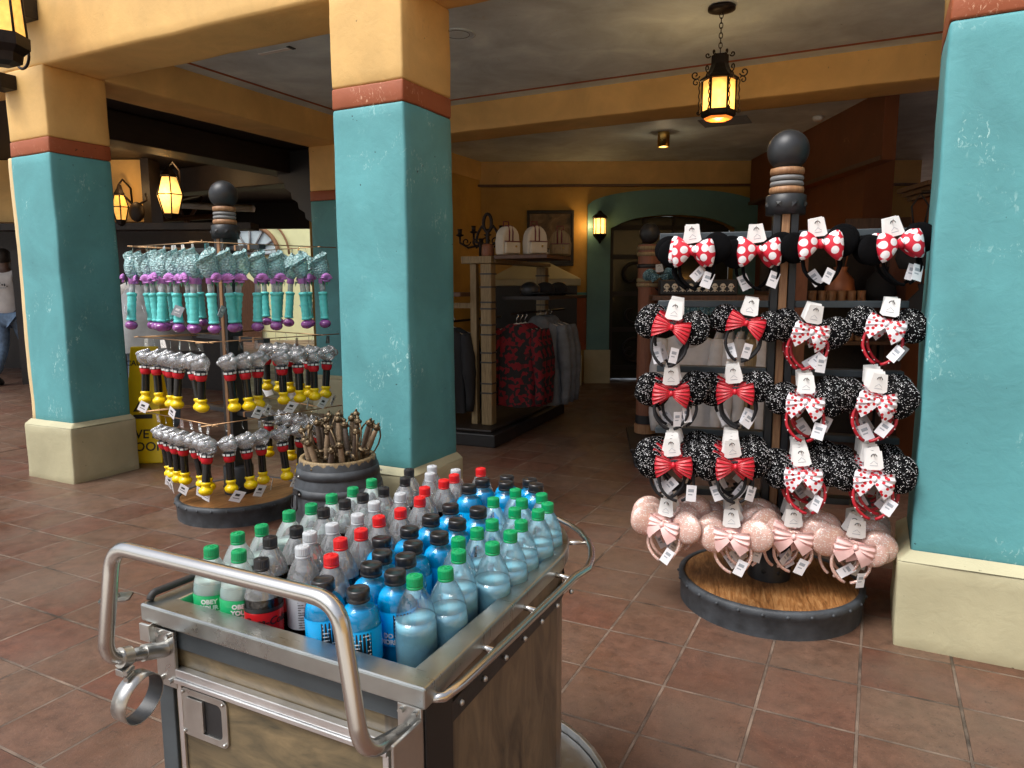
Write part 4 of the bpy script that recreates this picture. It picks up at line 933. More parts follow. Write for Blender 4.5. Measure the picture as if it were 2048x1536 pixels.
HP = [[(-0.385, 1.703, 3), (-0.125, 1.701, 2), (0.112, 1.721, 2), (0.392, 1.715, 2)], [(-0.440, 1.380, 5), (-0.129, 1.394, 2), (0.120, 1.366, 3), (0.413, 1.395, 2)],
      [(-0.454, 1.097, 4), (-0.197, 1.107, 3), (0.093, 1.080, 4), (0.357, 1.099, 5)], [(-0.441, 0.803, 6), (-0.195, 0.812, 6), (0.081, 0.784, 5), (0.345, 0.797, 6)],
      [(-0.455, 0.511, 4), (-0.183, 0.499, 5), (0.069, 0.507, 4), (0.319, 0.483, 4)]]
SPC = 0.045
for ri, z in enumerate(HZ):
    f = MB(); f.box(-0.53, -0.053, -0.030, 0.030, z-0.03, z, 'slate'); f.box(0.053, 0.50, -0.030, 0.030, z-0.03, z, 'slate')
    obj('rail', f, hs_, None, 0.003)
    for e, zc, n_ in HP[ri]:
        f = MB(); zt = zc-0.016
        f.tube([(e, -0.03, z-0.004), (e, -0.06, zt+0.0045*n_), (e, -0.05-SPC*(n_+0.3), zt+0.002), (e, -0.055-SPC*(n_+0.3), zt+0.012)], 0.0022, 'steel', 6)
        obj('hook', f, hs_)
# ------------------------------------------------------------------ headbands
def puffy_bow(mb, mat, W=0.078, Hh=0.052, th=0.026, knot=0.017):
    for s in (-1, 1):
        nu, nv = 12, 16; vs = []; fs = []
        for i in range(nu+1):
            t = i/nu; hh = knot*0.5+(Hh-knot*0.5)*math.sin(min(1, t*1.25)*PI/2)*(1.0 if t < 0.8 else 1-((t-0.8)/0.2)**2*0.75)
            tt = 0.006+th*math.sin(PI*min(1, t*0.95))**0.8
            if t > 0.98: hh *= 0.4; tt *= 0.3
            for k in range(nv):
                a = 2*PI*k/nv; fold = 1-0.22*abs(math.cos(a))**6*(1-t*0.4)
                zz = hh*math.sin(a)*(1+0.08*math.cos(3*a)); vs.append((s*(0.006+W*t), tt*math.cos(a)*fold, zz - 0.010*t))
        for i in range(nu):
            for k in range(nv): fs.append((i*nv+k, i*nv+(k+1) % nv, (i+1)*nv+(k+1) % nv, (i+1)*nv+k))
        fs.append(tuple(nu*nv+k for k in range(nv)))
        mb.add(vs, fs, mat, True)
    mb.sph((0, -0.004, 0), (0.013, 0.016, 0.018), mat, 12, 8)
def flat_bow(mb, mat, seam, W=0.074, Hh=0.050, pleats=5):
    for s in (-1, 1):
        nu, nv = 10, 30; vs = []; fs = []
        for side in (-1, 1):
            for i in range(nu+1):
                t = i/nu; hh = 0.010+(Hh-0.010)*(t**0.8); bow_ = 0.010*math.sin(PI*t)
                for k in range(nv+1):
                    q = -1+2*k/nv; pl = 0.0045*t*math.cos(q*pleats*PI)
                    vs.append((s*(0.005+W*t*(1-0.10*q*q)), side*(0.004+bow_*(1-q*q*0.6))+pl, hh*q-0.008*t))
        o = (nu+1)*(nv+1); rr_ = nv+1
        for sd in (0, o):
            for i in range(nu):
                for k in range(nv): fs.append((sd+i*rr_+k, sd+i*rr_+k+1, sd+(i+1)*rr_+k+1, sd+(i+1)*rr_+k))
        for k in range(nv): fs.append((nu*rr_+k, nu*rr_+k+1, o+nu*rr_+k+1, o+nu*rr_+k))
        for i in range(nu): fs += [(i*rr_, (i+1)*rr_, o+(i+1)*rr_, o+i*rr_), (i*rr_+nv, (i+1)*rr_+nv, o+(i+1)*rr_+nv, o+i*rr_+nv)]
        mb.add(vs, fs, mat, True)
        if seam:
            for j in range(1, pleats*2, 2):
                q = -1+j/pleats; pts = []
                for i in range(2, nu+1):
                    t = i/nu; hh = 0.010+(Hh-0.010)*(t**0.8); bow_ = 0.010*math.sin(PI*t)
                    pts.append((s*(0.005+W*t*(1-0.10*q*q)), -(0.004+bow_*(1-q*q*0.6))+0.0045*t*math.cos(q*pleats*PI)-0.0006, hh*q-0.008*t))
                mb.tube(pts, 0.0010, seam, 4)
    mb.sph((0, -0.003, 0), (0.010, 0.013, 0.014), mat, 12, 8)
def ribbon_bow(mb, mat):
    flat_bow(mb, mat, None, 0.070, 0.040, 3)
    for s in (-1, 1):
        vs = []
        for y in (-0.012, -0.009):
            for i in range(7):
                t = i/6; x = s*(0.006+0.055*t); z = -0.012-0.05*t; w_ = 0.010+0.020*t; vs += [(x+s*w_*0.5, y-0.006*math.sin(t*4), z+w_*0.75), (x-s*w_*0.6, y-0.006*math.sin(t*4), z-w_*0.5)]
        fs = [(2*i, 2*i+1, 2*i+3, 2*i+2) for i in range(6)] + [(14+2*i, 14+2*i+1, 14+2*i+3, 14+2*i+2) for i in range(6)]
        mb.add(vs, fs, mat, True)
def headband(kind):
    earm, bandm = {'dot': ('velvet', 'velvet'), 'red': ('bsequin', 'black_cloth'), 'white': ('bsequin', 'band_red'), 'pink': ('psequin', 'psequin'), 'teal': ('tsequin', 'black_cloth')}[kind]
    t = thing('ear_headband', 'x', 'headband')
    f = MB(); pts = []; rx, rz = 0.068, 0.084
    for k in range(27):
        a = R(-80) + (2*PI-R(20))*k/26
        pts.append((rx*math.cos(a)*(1.0 if math.sin(a) > -0.3 else 1.0-0.25*(-0.3-math.sin(a))), 0.004*math.sin(3*a), -0.172+rz*math.sin(a)))
    f.tube(pts, [0.0062]*27, bandm, 8)
    if kind == 'white':
        for k in range(2, 26, 2): f.sph((pts[k][0]*1.06, pts[k][1]-0.004, -0.172+(pts[k][2]+0.172)*1.06), 0.0028, 'white_ink', 6, 4)
    obj('band', f, t)
    for s in (-1, 1):
        f = MB(); n1, n2 = 24, 10; vs = []; fs = []; er = 0.060
        er = 0.067 if kind == 'pink' else 0.061; f.sph((0, 0, 0), (er, 0.030 if kind == 'pink' else 0.023, er*0.97), earm, 26, 14)
        obj('ear', f, t, T(s*0.088, 0.010, -0.098) @ RZ(s*R(-14)) @ RY(s*R(8)))
    f = MB()
    if kind == 'dot': puffy_bow(f, 'bow_dot')
    elif kind == 'red': flat_bow(f, 'bow_red', 'bow_pip')
    elif kind == 'white': ribbon_bow(f, 'bow_white')
    elif kind == 'pink': ribbon_bow(f, 'bow_pink')
    else: flat_bow(f, 'tsequin', None)
    obj('bow', f, t, T(0, -0.022, -0.100) @ RY(R(7)) @ (SC(1.02, 1.1, 1.06) if kind == 'dot' else SC(0.94, 1, 0.93)))
    # hang card with a punched arch
    f = MB(); out = [(-0.034, -0.060), (-0.022, -0.068), (0.022, -0.068), (0.034, -0.060), (0.026, 0.004), (-0.026, 0.004)]
    f.prism(out, -0.0006, 0.0006, 'white_card', RX(PI/2) @ T(0, 0, 0.006))
    f.tube([(x, -0.0070, z) for x, z in arc(0, -0.018, 0.0095, 0, PI, 10)], 0.0014, 'ink', 5)
    f.tube([(-0.013, -0.0068, -0.046), (-0.006, -0.0068, -0.04), (0, -0.0068, -0.034), (0.006, -0.0068, -0.04), (0.013, -0.0068, -0.046)], 0.0007, 'greytag', 4)
    f.tube([(-0.014, -0.0068, -0.052), (0.014, -0.0068, -0.052)], 0.0009, 'greytag', 4)
    obj('hang_card', f, t)
    f = MB(); f.box(-0.016, 0.016, -0.0006, 0.0006, -0.026, 0.026, 'tag'); f.box(-0.010, 0.008, -0.0009, -0.0007, 0.004, 0.014, 'greytag'); f.box(-0.010, 0.004, -0.0009, -0.0007, -0.006, -0.002, 'greytag'); obj('price_tag', f, t, T(0.040, -0.012, -0.222) @ RZ(0.3) @ RY(R(28)) @ SC(1.3, 1, 1.2))
    return register(t)
KT = {'dot': 'black velvet ears with polka dot bow', 'red': 'black sequin ears with red satin bow', 'white': 'black sequin ears with white spotted bow', 'pink': 'rose gold sequin ears with pink bow'}
KG = {'dot': 'polka dot bow headbands on the stand', 'red': 'red bow headbands on the stand', 'white': 'white bow headbands on the stand', 'pink': 'rose gold headbands on the stand'}
HB = {k: headband(k) for k in ('dot', 'red', 'white', 'pink', 'teal')}; used = set()
SM = T(-0.376, 3.38, 0) @ RZ(AH)
ROWN = ['top row', 'second row', 'third row', 'fourth row', 'bottom row']; COLN = ['leftmost', 'inner left', 'inner right', 'rightmost']
for ri, row in enumerate(HP):
    for ci, (e, zc, n_) in enumerate(row):
        kind = 'dot' if ri == 0 else 'pink' if ri == 4 else ('red' if ci < 2 else 'white')
        base = random.uniform(-0.20, 0.20) + (0.10 if ci < 2 else -0.02)
        for j in range(n_):                                   # j = 0 hangs at the front
            d = 0.09+SPC*(n_-1-j); pk = 1.8 if kind == 'pink' else 1.0
            mw = SM @ T(e, -d, zc-0.012+0.0045*j) @ RY(base + random.uniform(-0.14, 0.14)*pk) @ RX(random.uniform(-0.12, 0.05)) @ RZ(random.uniform(-0.24, 0.24)*pk) @ T(0, 0, 0.012) @ (SC(1.12, 1.08, 1.08) if kind == 'pink' else SC(1.06, 1.06, 1.06))
            if kind in used: o = dup(HB[kind], mw)
            else: o = HB[kind]; o.matrix_basis = mw; used.add(kind)
            pos = 'frontmost' if j == 0 else 'rearmost' if j == n_-1 else ORD[j] + ' from front'
            o["label"] = KT[kind] + ', ' + pos + ' on ' + COLN[ci] + ' hook, ' + ROWN[ri]; o["group"] = KG[kind]
            if random.random() < 0.85:
                for ch in o.children:
                    if ch.name.startswith('price_tag') and random.random() < 0.5: ch.matrix_basis = T(random.uniform(0.015, 0.055), -0.014, random.uniform(-0.235, -0.195)) @ RZ(random.uniform(-.5, .6)) @ RY(R(random.uniform(-10, 50))) @ SC(random.uniform(1.1, 1.4), 1, random.uniform(1.1, 1.3))
                    elif ch.name.startswith('price_tag') and j > 0: ch.matrix_basis = T(-0.035, -0.012, -0.228) @ RY(R(-25)) @ SC(1.25, 1, 1.2)
tb = HB['teal']; tb.matrix_basis = T(-1.64, 5.98, 1.63) @ RX(0.5) @ RZ(AH); tag(tb, 'pale blue sequin mouse ears lying on the shelf behind the headband stand', 'headband', 'pale blue sequin headbands')
for x, y, z, txt in ((-1.50, 5.9, 1.36, 'pale blue sequin mouse ears hanging below the shelf, nearest the rust coloured post'), (-1.28, 5.92, 1.37, 'pale blue sequin mouse ears hanging below the shelf, farther from the rust post')):
    dup(tb, T(x, y, z) @ RZ(0.4), txt)

# ------------------------------------------------------------------ wand stand
WX, WY, WA = -3.67, 3.30, R(-12)
ws = stand(WX, WY, WA, 'shorter looking stand with a black ball top, hung with toy bubble wands', 0.385)
WM = T(WX, WY, 0) @ RZ(WA)
TZ = [1.705, 1.145, 0.668]
for z in TZ:
    f = MB(); f.box(-0.40, -0.053, -0.022, 0.022, z-0.028, z, 'charcoal'); f.box(0.053, 0.40, -0.022, 0.022, z-0.028, z, 'charcoal')
    for x in (0.13, 0.28): f.box(x, x+0.02, -0.026, 0.026, z-0.031, z+0.003, 'strip_wood')
    obj('rail', f, ws, None, 0.002)
    f = MB(); q = 0.43
    f.tube([(-q, -0.40, z), (q, -0.36, z-0.004)], 0.0032, 'gold_wire', 6); f.tube([(q-0.06, -q, z-0.003), (q-0.02, q+0.1, z)], 0.0032, 'gold_wire', 6)
    f.tube([(-q, q, z), (q, q-0.04, z)], 0.0032, 'gold_wire', 6); f.tube([(-q+0.04, -q, z), (-q+0.04, q, z)], 0.0032, 'gold_wire', 6)
    f.tube([(-0.39, -0.40, z-0.002), (-0.36, 0, z-0.01), (-0.39, 0.40, z-0.002)], 0.003, 'gold_wire', 6)
    for x in (-q, q): f.sph((x, -0.39, z), 0.006, 'gold_wire', 8, 5)
    obj('wire_frame', f, ws)
def wand(kind):
    t = thing('bubble_wand', 'x', 'bubble wand')
    f = MB(); f.tube([(0, 0, 0.0), (-0.004, 0, -0.02), (0.0, 0, -0.045)], 0.0012, 'pet', 5); f.add([(-0.012, 0, -0.005), (0.012, 0, -0.005), (0.016, 0, -0.05), (-0.016, 0, -0.05)], [(0, 1, 2, 3)], 'pet'); obj('hang_loop', f, t)
    if kind == 'shell':
        f = MB(); c_ = (0, 0, -0.112); vs = []; fs = []; nu, nv = 22, 14
        for i in range(nv+1):
            th_ = PI*i/nv
            for k in range(nu):
                a = 2*PI*k/nu; wv = 1+0.10*math.sin(a*7+i*2.1)*math.sin(i*1.7+k)
                vs.append((0.041*math.sin(th_)*math.cos(a)*wv, 0.033*math.sin(th_)*math.sin(a)*wv, c_[2]+0.074*math.cos(th_)*(1 if th_ < PI/2 else 1.12)))
        for i in range(nv):
            for k in range(nu): fs.append((i*nu+k, i*nu+(k+1) % nu, (i+1)*nu+(k+1) % nu, (i+1)*nu+k))
        f.add(vs, [x[::-1] for x in fs], 'aqua_crystal', True)
        for k in range(70):
            a = k*2.4; th_ = 0.25+2.5*((k*0.618) % 1); nx, ny, nz = math.sin(th_)*math.cos(a), math.sin(th_)*math.sin(a), math.cos(th_); p = Vector((0.037*nx, 0.030*ny, c_[2]+0.068*nz)); f.cyl(p, p+Vector((nx*0.019, ny*0.019, nz*0.012+0.013)), 0.0095, 'aqua_crystal', 0.0025, 6)
        obj('wand_head', f, t)
        f = MB(); f.lathe([(0.013, -0.218), (0.0165, -0.214), (0.0155, -0.190), (0.021, -0.172)], 'purple', 16); obj('collar', f, t)
        f = MB()                                                  # scalloped shell, fluted fan
        for k in range(9):
            a = R(-72+18*k); f.tube([(0, -0.034, -0.198), (0.024*math.sin(a), -0.042, -0.198+0.030*math.cos(a)), (0.031*math.sin(a), -0.034, -0.198+0.037*math.cos(a))], [0.003, 0.0062, 0.0045], 'purple', 7)
        f.tube([(-0.018, -0.034, -0.204), (0, -0.037, -0.208), (0.018, -0.034, -0.204)], 0.005, 'purple', 7); obj('shell', f, t)
        f = MB()
        for s in (-1, 1): f.add([(0, -0.02, -0.20), (s*0.018, -0.024, -0.205), (s*0.012, -0.022, -0.235), (s*0.004, -0.02, -0.215)], [(0, 1, 2, 3)], 'leaf')
        obj('leaf', f, t)
        f = MB(); f.lathe([(0.0125, -0.275), (0.0125, -0.20)], 'frost', 16, None, True, False); obj('tube', f, t)
        f = MB(); pr = [(0.016, -0.435), (0.021, -0.432), (0.021, -0.424), (0.0185, -0.42)] + [(0.0185+0.0012*math.sin(k*2.2), -0.418+0.012*k) for k in range(11)] + [(0.019, -0.286), (0.0215, -0.284), (0.0215, -0.272), (0.016, -0.268)]
        f.lathe(pr, 'aqua', 20); obj('handle', f, t)
        f = MB(); f.sph((0, 0, -0.462), (0.027, 0.027, 0.027), 'purple_glass', 18, 12); f.sph((0.003, 0, -0.466), 0.014, 'purple', 10, 7); obj('globe', f, t)
        tz, tm = -0.37, 'greytag'
    else:
        f = MB(); f.sph((0, 0, -0.110), (0.036, 0.035, 0.044), 'clear_crystal', 20, 13)
        for s in (-1, 1): f.sph((-s*0.017, s*0.024, -0.10), (0.018, 0.018, 0.022), 'clear_crystal', 12, 8)
        for k in range(22):
            a = k*2.4; th_ = 0.35+2.3*((k*0.618) % 1); f.sph((0.036*math.sin(th_)*math.cos(a), 0.034*math.sin(th_)*math.sin(a), -0.110+0.044*math.cos(th_)), (0.009, 0.009, 0.0115), 'clear_crystal', 7, 5)
        obj('wand_head', f, t)
        f = MB(); f.lathe([(0.020, -0.172), (0.0225, -0.170), (0.0225, -0.158), (0.020, -0.152)], 'black_gloss', 22)
        for k in range(8): a = 2*PI*k/8; f.box(-0.0065, 0.0065, -0.0240, -0.0222, -0.1685, -0.1585, 'white_card', RZ(a))
        obj('belt', f, t)
        f = MB(); f.lathe([(0.0145, -0.205), (0.0185, -0.203), (0.0222, -0.190), (0.0228, -0.1725)], 'red_plastic', 22)
        obj('red_cuff', f, t)
        f = MB(); f.lathe([(0.0155, -0.30), (0.0155, -0.205)], 'black_gloss', 20); obj('handle', f, t)
        f = MB(); f.lathe([(0.0, -0.372)] + [(0.0255*math.sin(PI*k/12)+0.001, -0.3475-0.0255*math.cos(PI*k/12)) for k in range(1, 10)] + [(0.0165, -0.327), (0.0160, -0.318), (0.0195, -0.312), (0.0195, -0.303), (0.014, -0.299)], 'yellow_plastic', 24, None, True, False); obj('bulb_foot', f, t)
        tz, tm = -0.385, 'tag'
    f3 = MB(); f3.box(-0.022, 0.022, -0.0005, 0.0005, -0.030, 0.030, tm); f3.box(-0.012, 0.006, -0.0012, -0.0007, 0.002, 0.014, 'ink' if tm == 'tag' else 'tag'); f3.box(-0.014, 0.012, -0.0012, -0.0007, -0.012, -0.009, 'ink' if tm == 'tag' else 'white_ink')
    obj('tag', f3, t, T(0.024, -0.024, tz) @ RY(R(28)) @ RZ(0.3))
    return register(t)
protoW = {'shell': wand('shell'), 'clear': wand('clear')}; usedW = set()
LW = {'shell': ('aqua bubble wand with purple shell', 'aqua shell bubble wands'), 'clear': ('clear topped bubble wand with yellow foot', 'red black and yellow bubble wands')}
TIERN = ['top tier', 'middle tier', 'bottom tier']
for ti, z in enumerate(TZ):
    kind = 'shell' if ti == 0 else 'clear'
    fr = [-0.43, -0.34, -0.24, -0.14, -0.04, 0.07, 0.17, 0.28] if ti == 0 else [-0.34, -0.24, -0.14, -0.04, 0.07, 0.17, 0.29] if ti == 1 else [-0.27, -0.17, -0.07, 0.03, 0.13, 0.23, 0.33]
    sd = [-0.34, -0.24, -0.13, -0.02, 0.10, 0.26, 0.42] if ti == 0 else [-0.26, -0.16, -0.06, 0.10, 0.22, 0.34, 0.46] if ti == 1 else [-0.28, -0.18, -0.07, 0.06, 0.22, 0.36]
    bk = [-0.24, -0.12, 0.0, 0.12, 0.26]; lf = [-0.20, 0.0, 0.2] if ti == 0 else []
    spots = [('front side', x, -0.38 + 0.02*(x+0.42), 0) for x in fr] + [('right side', 0.385, y, 1) for y in sd] + [('back side', x, 0.40, 2) for x in bk] + [('left side', -0.39, y, 3) for y in lf]
    cnt = {}
    for side, x, y, sidx in spots:
        cnt[side] = cnt.get(side, 0)+1
        face = (0, PI/2, PI, -PI/2)[sidx]
        sc_ = 1.0 if kind == 'clear' else 1.04
        mw = WM @ T(x, y, z-0.004) @ RZ(face + random.uniform(-0.7, 0.7)) @ RX(random.uniform(-.12, .12)) @ RY(random.uniform(-.10, .10)) @ SC(*((1.38, 1.38, 1.05) if kind == 'shell' else (1.5, 1.5, 1.12)))
        if kind in usedW: o = dup(protoW[kind], mw, skip=('tag',) if random.random() < 0.45 else ())
        else: o = protoW[kind]; o.matrix_basis = mw; usedW.add(kind)
        o["label"] = LW[kind][0] + ', ' + (ORD[cnt[side]-1] if cnt[side] > 1 else 'first') + ' along ' + side + ', ' + TIERN[ti]; o["group"] = LW[kind][1]
# ================================================================== LANTERNS
def point(name, loc, e, col=(1, 0.62, 0.26), r=0.03, parent=None):
    l = bpy.data.lights.new(name, 'POINT'); l.energy = e; l.color = col; l.shadow_soft_size = r
    o = bpy.data.objects.new(name, l); COL.objects.link(o); o.location = loc
    if parent: o.parent = parent
    return o
LZ = 2.54
t = thing('hanging_lantern', 'lit amber pagoda lantern hanging on a chain from the ceiling', 'lantern', T(-1.018, 5.09, 0) @ RZ(R(12)))
f = MB(); f.lathe([(0.001, 3.262), (0.088, 3.260), (0.088, 3.240), (0.05, 3.228), (0.001, 3.222)], 'iron', 28); obj('ceiling_rose', f, t)
f = MB(); z = 3.225; k = 0
while z > 2.985:
    L = [(0.011*math.cos(a), 0, z-0.019+0.019*math.sin(a)) for a in [2*PI*j/12 for j in range(12)]]
    f.tube(L, 0.0032, 'iron', 5, True, RZ(PI/2*(k % 2))); z -= 0.031; k += 1
obj('chain', f, t)
f = MB(); n6 = 6; e = 0.005
f.lathe([(0.035, 2.965), (0.055, 2.96), (0.056, 2.90), (0.068, 2.87), (0.092, 2.835), (0.125, 2.812), (0.128, 2.80), (0.110, 2.798)], 'iron', 6, None, False, True); obj('roof', f, t)
f = MB()
for k in range(6):
    a = 2*PI*k/6; ca, sa = math.cos(a), math.sin(a)
    f.tube([(0.108*ca, 0.108*sa, 2.80), (0.103*ca, 0.103*sa, 2.60)], 0.0075, 'iron', 6)
    # twisted outer rod with scrolls
    f.tube([(0.128*ca+0.003*math.sin(j*1.5), 0.128*sa+0.003*math.cos(j*1.5), 2.80-0.0125*j) for j in range(18)], 0.0042, 'iron', 5)
    scroll(f, (0.155*ca, 0.155*sa, 2.845), (ca, sa), 0.030, 1.2, 'iron', 0.0045, 1, PI*1.1); scroll(f, (0.150*ca, 0.150*sa, 2.795), (ca, sa), 0.024, 1.1, 'iron', 0.004, -1, PI*0.8)
    scroll(f, (0.078*ca, 0.078*sa, 2.965), (ca, sa), 0.018, 1.1, 'iron', 0.0045, 1, PI*1.1); scroll(f, (0.13*ca, 0.13*sa, 2.60), (ca, sa), 0.015, 1.0, 'iron', 0.0035, 1, PI)
f.lathe([(0.103, 2.606), (0.112, 2.606), (0.112, 2.575), (0.10, 2.562), (0.094, 2.562), (0.10, 2.58), (0.103, 2.606)], 'iron', 6, None, False, False); obj('frame', f, t)
for k in range(6):
    a0, a1 = 2*PI*k/6+0.06, 2*PI*(k+1)/6-0.06; r_ = 0.102
    g_ = MB(); g_.add([(r_*math.cos(a0), r_*math.sin(a0), 2.607), (r_*math.cos(a1), r_*math.sin(a1), 2.607), (r_*math.cos(a1), r_*math.sin(a1), 2.797), (r_*math.cos(a0), r_*math.sin(a0), 2.797)], [(0, 1, 2, 3)], 'lamp_glow'); obj('glass_pane', g_, t)
f = MB(); f.sph((0, 0, 2.66), (0.02, 0.02, 0.035), 'flame', 12, 8); obj('bulb', f, t)
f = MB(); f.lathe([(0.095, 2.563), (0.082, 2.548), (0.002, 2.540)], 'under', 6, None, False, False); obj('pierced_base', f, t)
point('lantern_light', (0, 0, 2.50), 1.0, parent=t); point('lantern_light', (0.22, -0.22, 2.72), 1.0, parent=t); point('lantern_light', (-0.2, 0.26, 2.68), 2.2, parent=t)

def hexlantern(mw, label, r=0.155, h=0.44, glow='lamp_glow_hi', bracket=True):
    t = thing('wall_lantern', label, 'lantern', mw, 'wall lanterns')
    f = MB(); segs = ((0.6*r, 0), (r, 0.52*h), (0.62*r, h))
    for k in range(6):
        a0, a1 = 2*PI*k/6, 2*PI*(k+1)/6
        for (ra, za), (rb, zb) in zip(segs[:-1], segs[1:]):
            f.add([(ra*math.cos(a0), ra*math.sin(a0), za), (ra*math.cos(a1), ra*math.sin(a1), za), (rb*math.cos(a1), rb*math.sin(a1), zb), (rb*math.cos(a0), rb*math.sin(a0), zb)], [(0, 1, 2, 3)], glow)
    obj('glass_pane', f, t)
    f = MB()
    for k in range(6):
        a0, a1 = 2*PI*k/6, 2*PI*(k+1)/6
        f.tube([(q*1.02*math.cos(a0), q*1.02*math.sin(a0), z) for q, z in segs], 0.008, 'iron', 5)
        for q, z in segs: f.tube([(q*1.02*math.cos(a0), q*1.02*math.sin(a0), z), (q*1.02*math.cos(a1), q*1.02*math.sin(a1), z)], 0.007, 'iron', 5)
    f.lathe([(0.62*r, h), (0.7*r, h+0.015), (0.3*r, h+0.08), (0.1*r, h+0.13)], 'iron', 6, None, False); f.lathe([(0.1*r, -0.07), (0.45*r, -0.05), (0.66*r, 0)], 'iron', 6, None, False); obj('frame', f, t)
    if bracket:
        f = MB(); f.tube([(0, 0, h+0.12), (0, 0.1, h+0.2), (0, 0.28, h+0.12), (0, 0.3, h-0.1)], 0.012, 'iron', 6); obj('bracket', f, t)
    return t
hl = hexlantern(FB @ T(-4.14, 8.95, 2.335), 'big lit amber lantern shaped like two joined cones, left of the wand stand')
point('lantern_light', (0.0, -0.22, 0.25), 2, parent=hl); point('lantern_light', (0.1, 0.2, 0.55), 3, parent=hl)
t2 = hexlantern(FB @ T(-4.78, 9.0, 2.27), 'small half hidden lantern on the dark ledge by the teal pillar', 0.10, 0.30, 'lamp_glow')
point('lantern_light', (0.1, -0.1, 0.4), 2, parent=t2)
f = MB()                                                   # horned black bird shaped ornament beside it: plain scrolls
f.sph((0.20, 0.0, 0.10), (0.10, 0.05, 0.12), 'iron', 12, 8); f.tube([(0.15, 0, 0.2), (0.05, 0, 0.30), (0.02, 0, 0.42)], 0.014, 'iron', 6); f.tube([(0.25, 0, 0.2), (0.33, 0, 0.24), (0.32, 0, 0.32)], 0.014, 'iron', 6)
obj('scroll_mount', f, t2)
# lantern at the archway
t = thing('wall_lantern', 'black lantern with a pale yellow glow on the left jamb of the teal archway', 'lantern', BR @ T(1.285, BV-0.17, 2.09), 'wall lanterns')
f = MB(); f.lathe([(0.088, 0.12), (0.088, 0.335)], 'lamp_glow_hi', 8, None, False, False); obj('glass_pane', f, t)
f = MB()
for k in range(8): a = 2*PI*k/8; f.tube([(0.092*math.cos(a), 0.092*math.sin(a), 0.11), (0.092*math.cos(a), 0.092*math.sin(a), 0.345)], 0.008, 'iron', 5)
f.lathe([(0.095, 0.335), (0.115, 0.345), (0.10, 0.38), (0.05, 0.41), (0.02, 0.45)], 'iron', 8, None, False); f.lathe([(0.01, -0.02), (0.03, 0.02), (0.07, 0.06), (0.10, 0.105), (0.10, 0.12)], 'iron', 8, None, False); f.box(-0.03, 0.03, 0.08, 0.105, 0.05, 0.4, 'iron'); obj('frame', f, t)
point('lantern_light', (0, -0.16, 0.24), 0.8, parent=t); point('lantern_light', (-0.16, 0.02, 0.24), 1.2, parent=t)
# lantern on the left of the facade
t = thing('bracket_lantern', 'black iron lantern with gold glass on a scrolled bracket, top left corner', 'lantern', T(0, 0, 0))
f = MB(); f.box(-5.52, -5.285, 2.95, 3.238, 3.285, 3.45, 'dark_wood'); f.box(-5.285, -4.98, 2.98, 3.06, 3.36, 3.42, 'dark_wood'); obj('mount_block', f, t, None, 0.006); f = MB(); f.box(-5.76, -5.60, 3.12, 3.238, 2.86, 2.96, 'iron'); obj('wall_plate', f, t, None, 0.006)
f = MB(); f.tube([(-5.07, 3.0, 3.365), (-5.06, 3.0, 3.15), (-5.035, 3.0, 2.98)], 0.013, 'iron', 7)
scroll(f, (-5.11, 3.0, 3.10), (1, 0), 0.045, 1.3, 'iron', 0.006, 1, 0); scroll(f, (-5.12, 3.0, 2.95), (1, 0), 0.09, 0.95, 'iron', 0.009, -1, 0.3)
f.tube([(-5.10, 3.0, 3.36), (-5.06, 3.0, 3.28), (-5.16, 3.0, 3.15), (-5.25, 3.02, 3.0)], 0.006, 'iron', 5); obj('scroll_bracket', f, t)
f = MB(); LB = T(-4.93, 2.78, 2.94); f.lathe([(0.13, 0.06), (0.115, 0.34)], 'lamp_dim', 6, LB, False, False); obj('glass_pane', f, t)
f = MB(); f.lathe([(0.135, 0.34), (0.15, 0.36), (0.06, 0.5)], 'iron', 6, LB, False); f.lathe([(0.05, -0.12), (0.10, -0.10), (0.11, -0.05), (0.15, -0.01), (0.152, 0.06), (0.12, 0.06)], 'iron', 6, LB, False)
for k in range(6): a = 2*PI*k/6; f.tube([(0.135*math.cos(a), 0.135*math.sin(a), 0.05), (0.12*math.cos(a), 0.12*math.sin(a), 0.35)], 0.008, 'iron', 5, False, LB)
obj('frame', f, t)

# ceiling fittings
def ceil_item(name, label, cat, x, y): return thing(name, label, cat, T(x, y, 3.262))
t = ceil_item('ceiling_speaker', 'round flush ceiling speaker beside the middle pillar', 'speaker', -2.82, 4.74)
f = MB(); f.lathe([(0.125, 0), (0.13, -0.006), (0.115, -0.008), (0.112, -0.003)], 'ceiling', 36, None, True, False); obj('trim_ring', f, t)
f = MB(); f.lathe([(0.001, -0.003), (0.110, -0.003)], 'ceiling', 30, None, False, False); f.lathe([(0.085, -0.0035), (0.087, -0.006), (0.089, -0.0035)], 'charcoal', 30, None, True, False); obj('grille', f, t)
t = ceil_item('air_vent', 'slotted dark ceiling vent behind the hanging lantern', 'vent', -1.62, 8.5)
f = MB()
for k in range(8): f.box(-0.26, 0.26, -0.2+k*0.052, -0.185+k*0.052, -0.012, -0.001, 'grey_ring')
obj('slats', f, t)
t = ceil_item('air_vent', 'thin white ceiling vent near the front beam at upper left', 'vent', -4.13, 4.42)
f = MB(); f.box(-0.3, 0.05, -0.02, 0.02, -0.006, -0.001, 'white_card'); f.box(0.02, 0.05, -0.05, 0.02, -0.008, -0.0015, 'charcoal'); obj('frame', f, t)
t = ceil_item('brass_downlight', 'lit brass cylinder downlight on the ceiling, left of the hanging lantern', 'downlight', -2.38, 8.75)
f = MB(); f.lathe([(0.07, -0.001), (0.07, -0.17), (0.055, -0.17), (0.055, -0.1)], 'brass', 24); obj('cylinder', f, t)
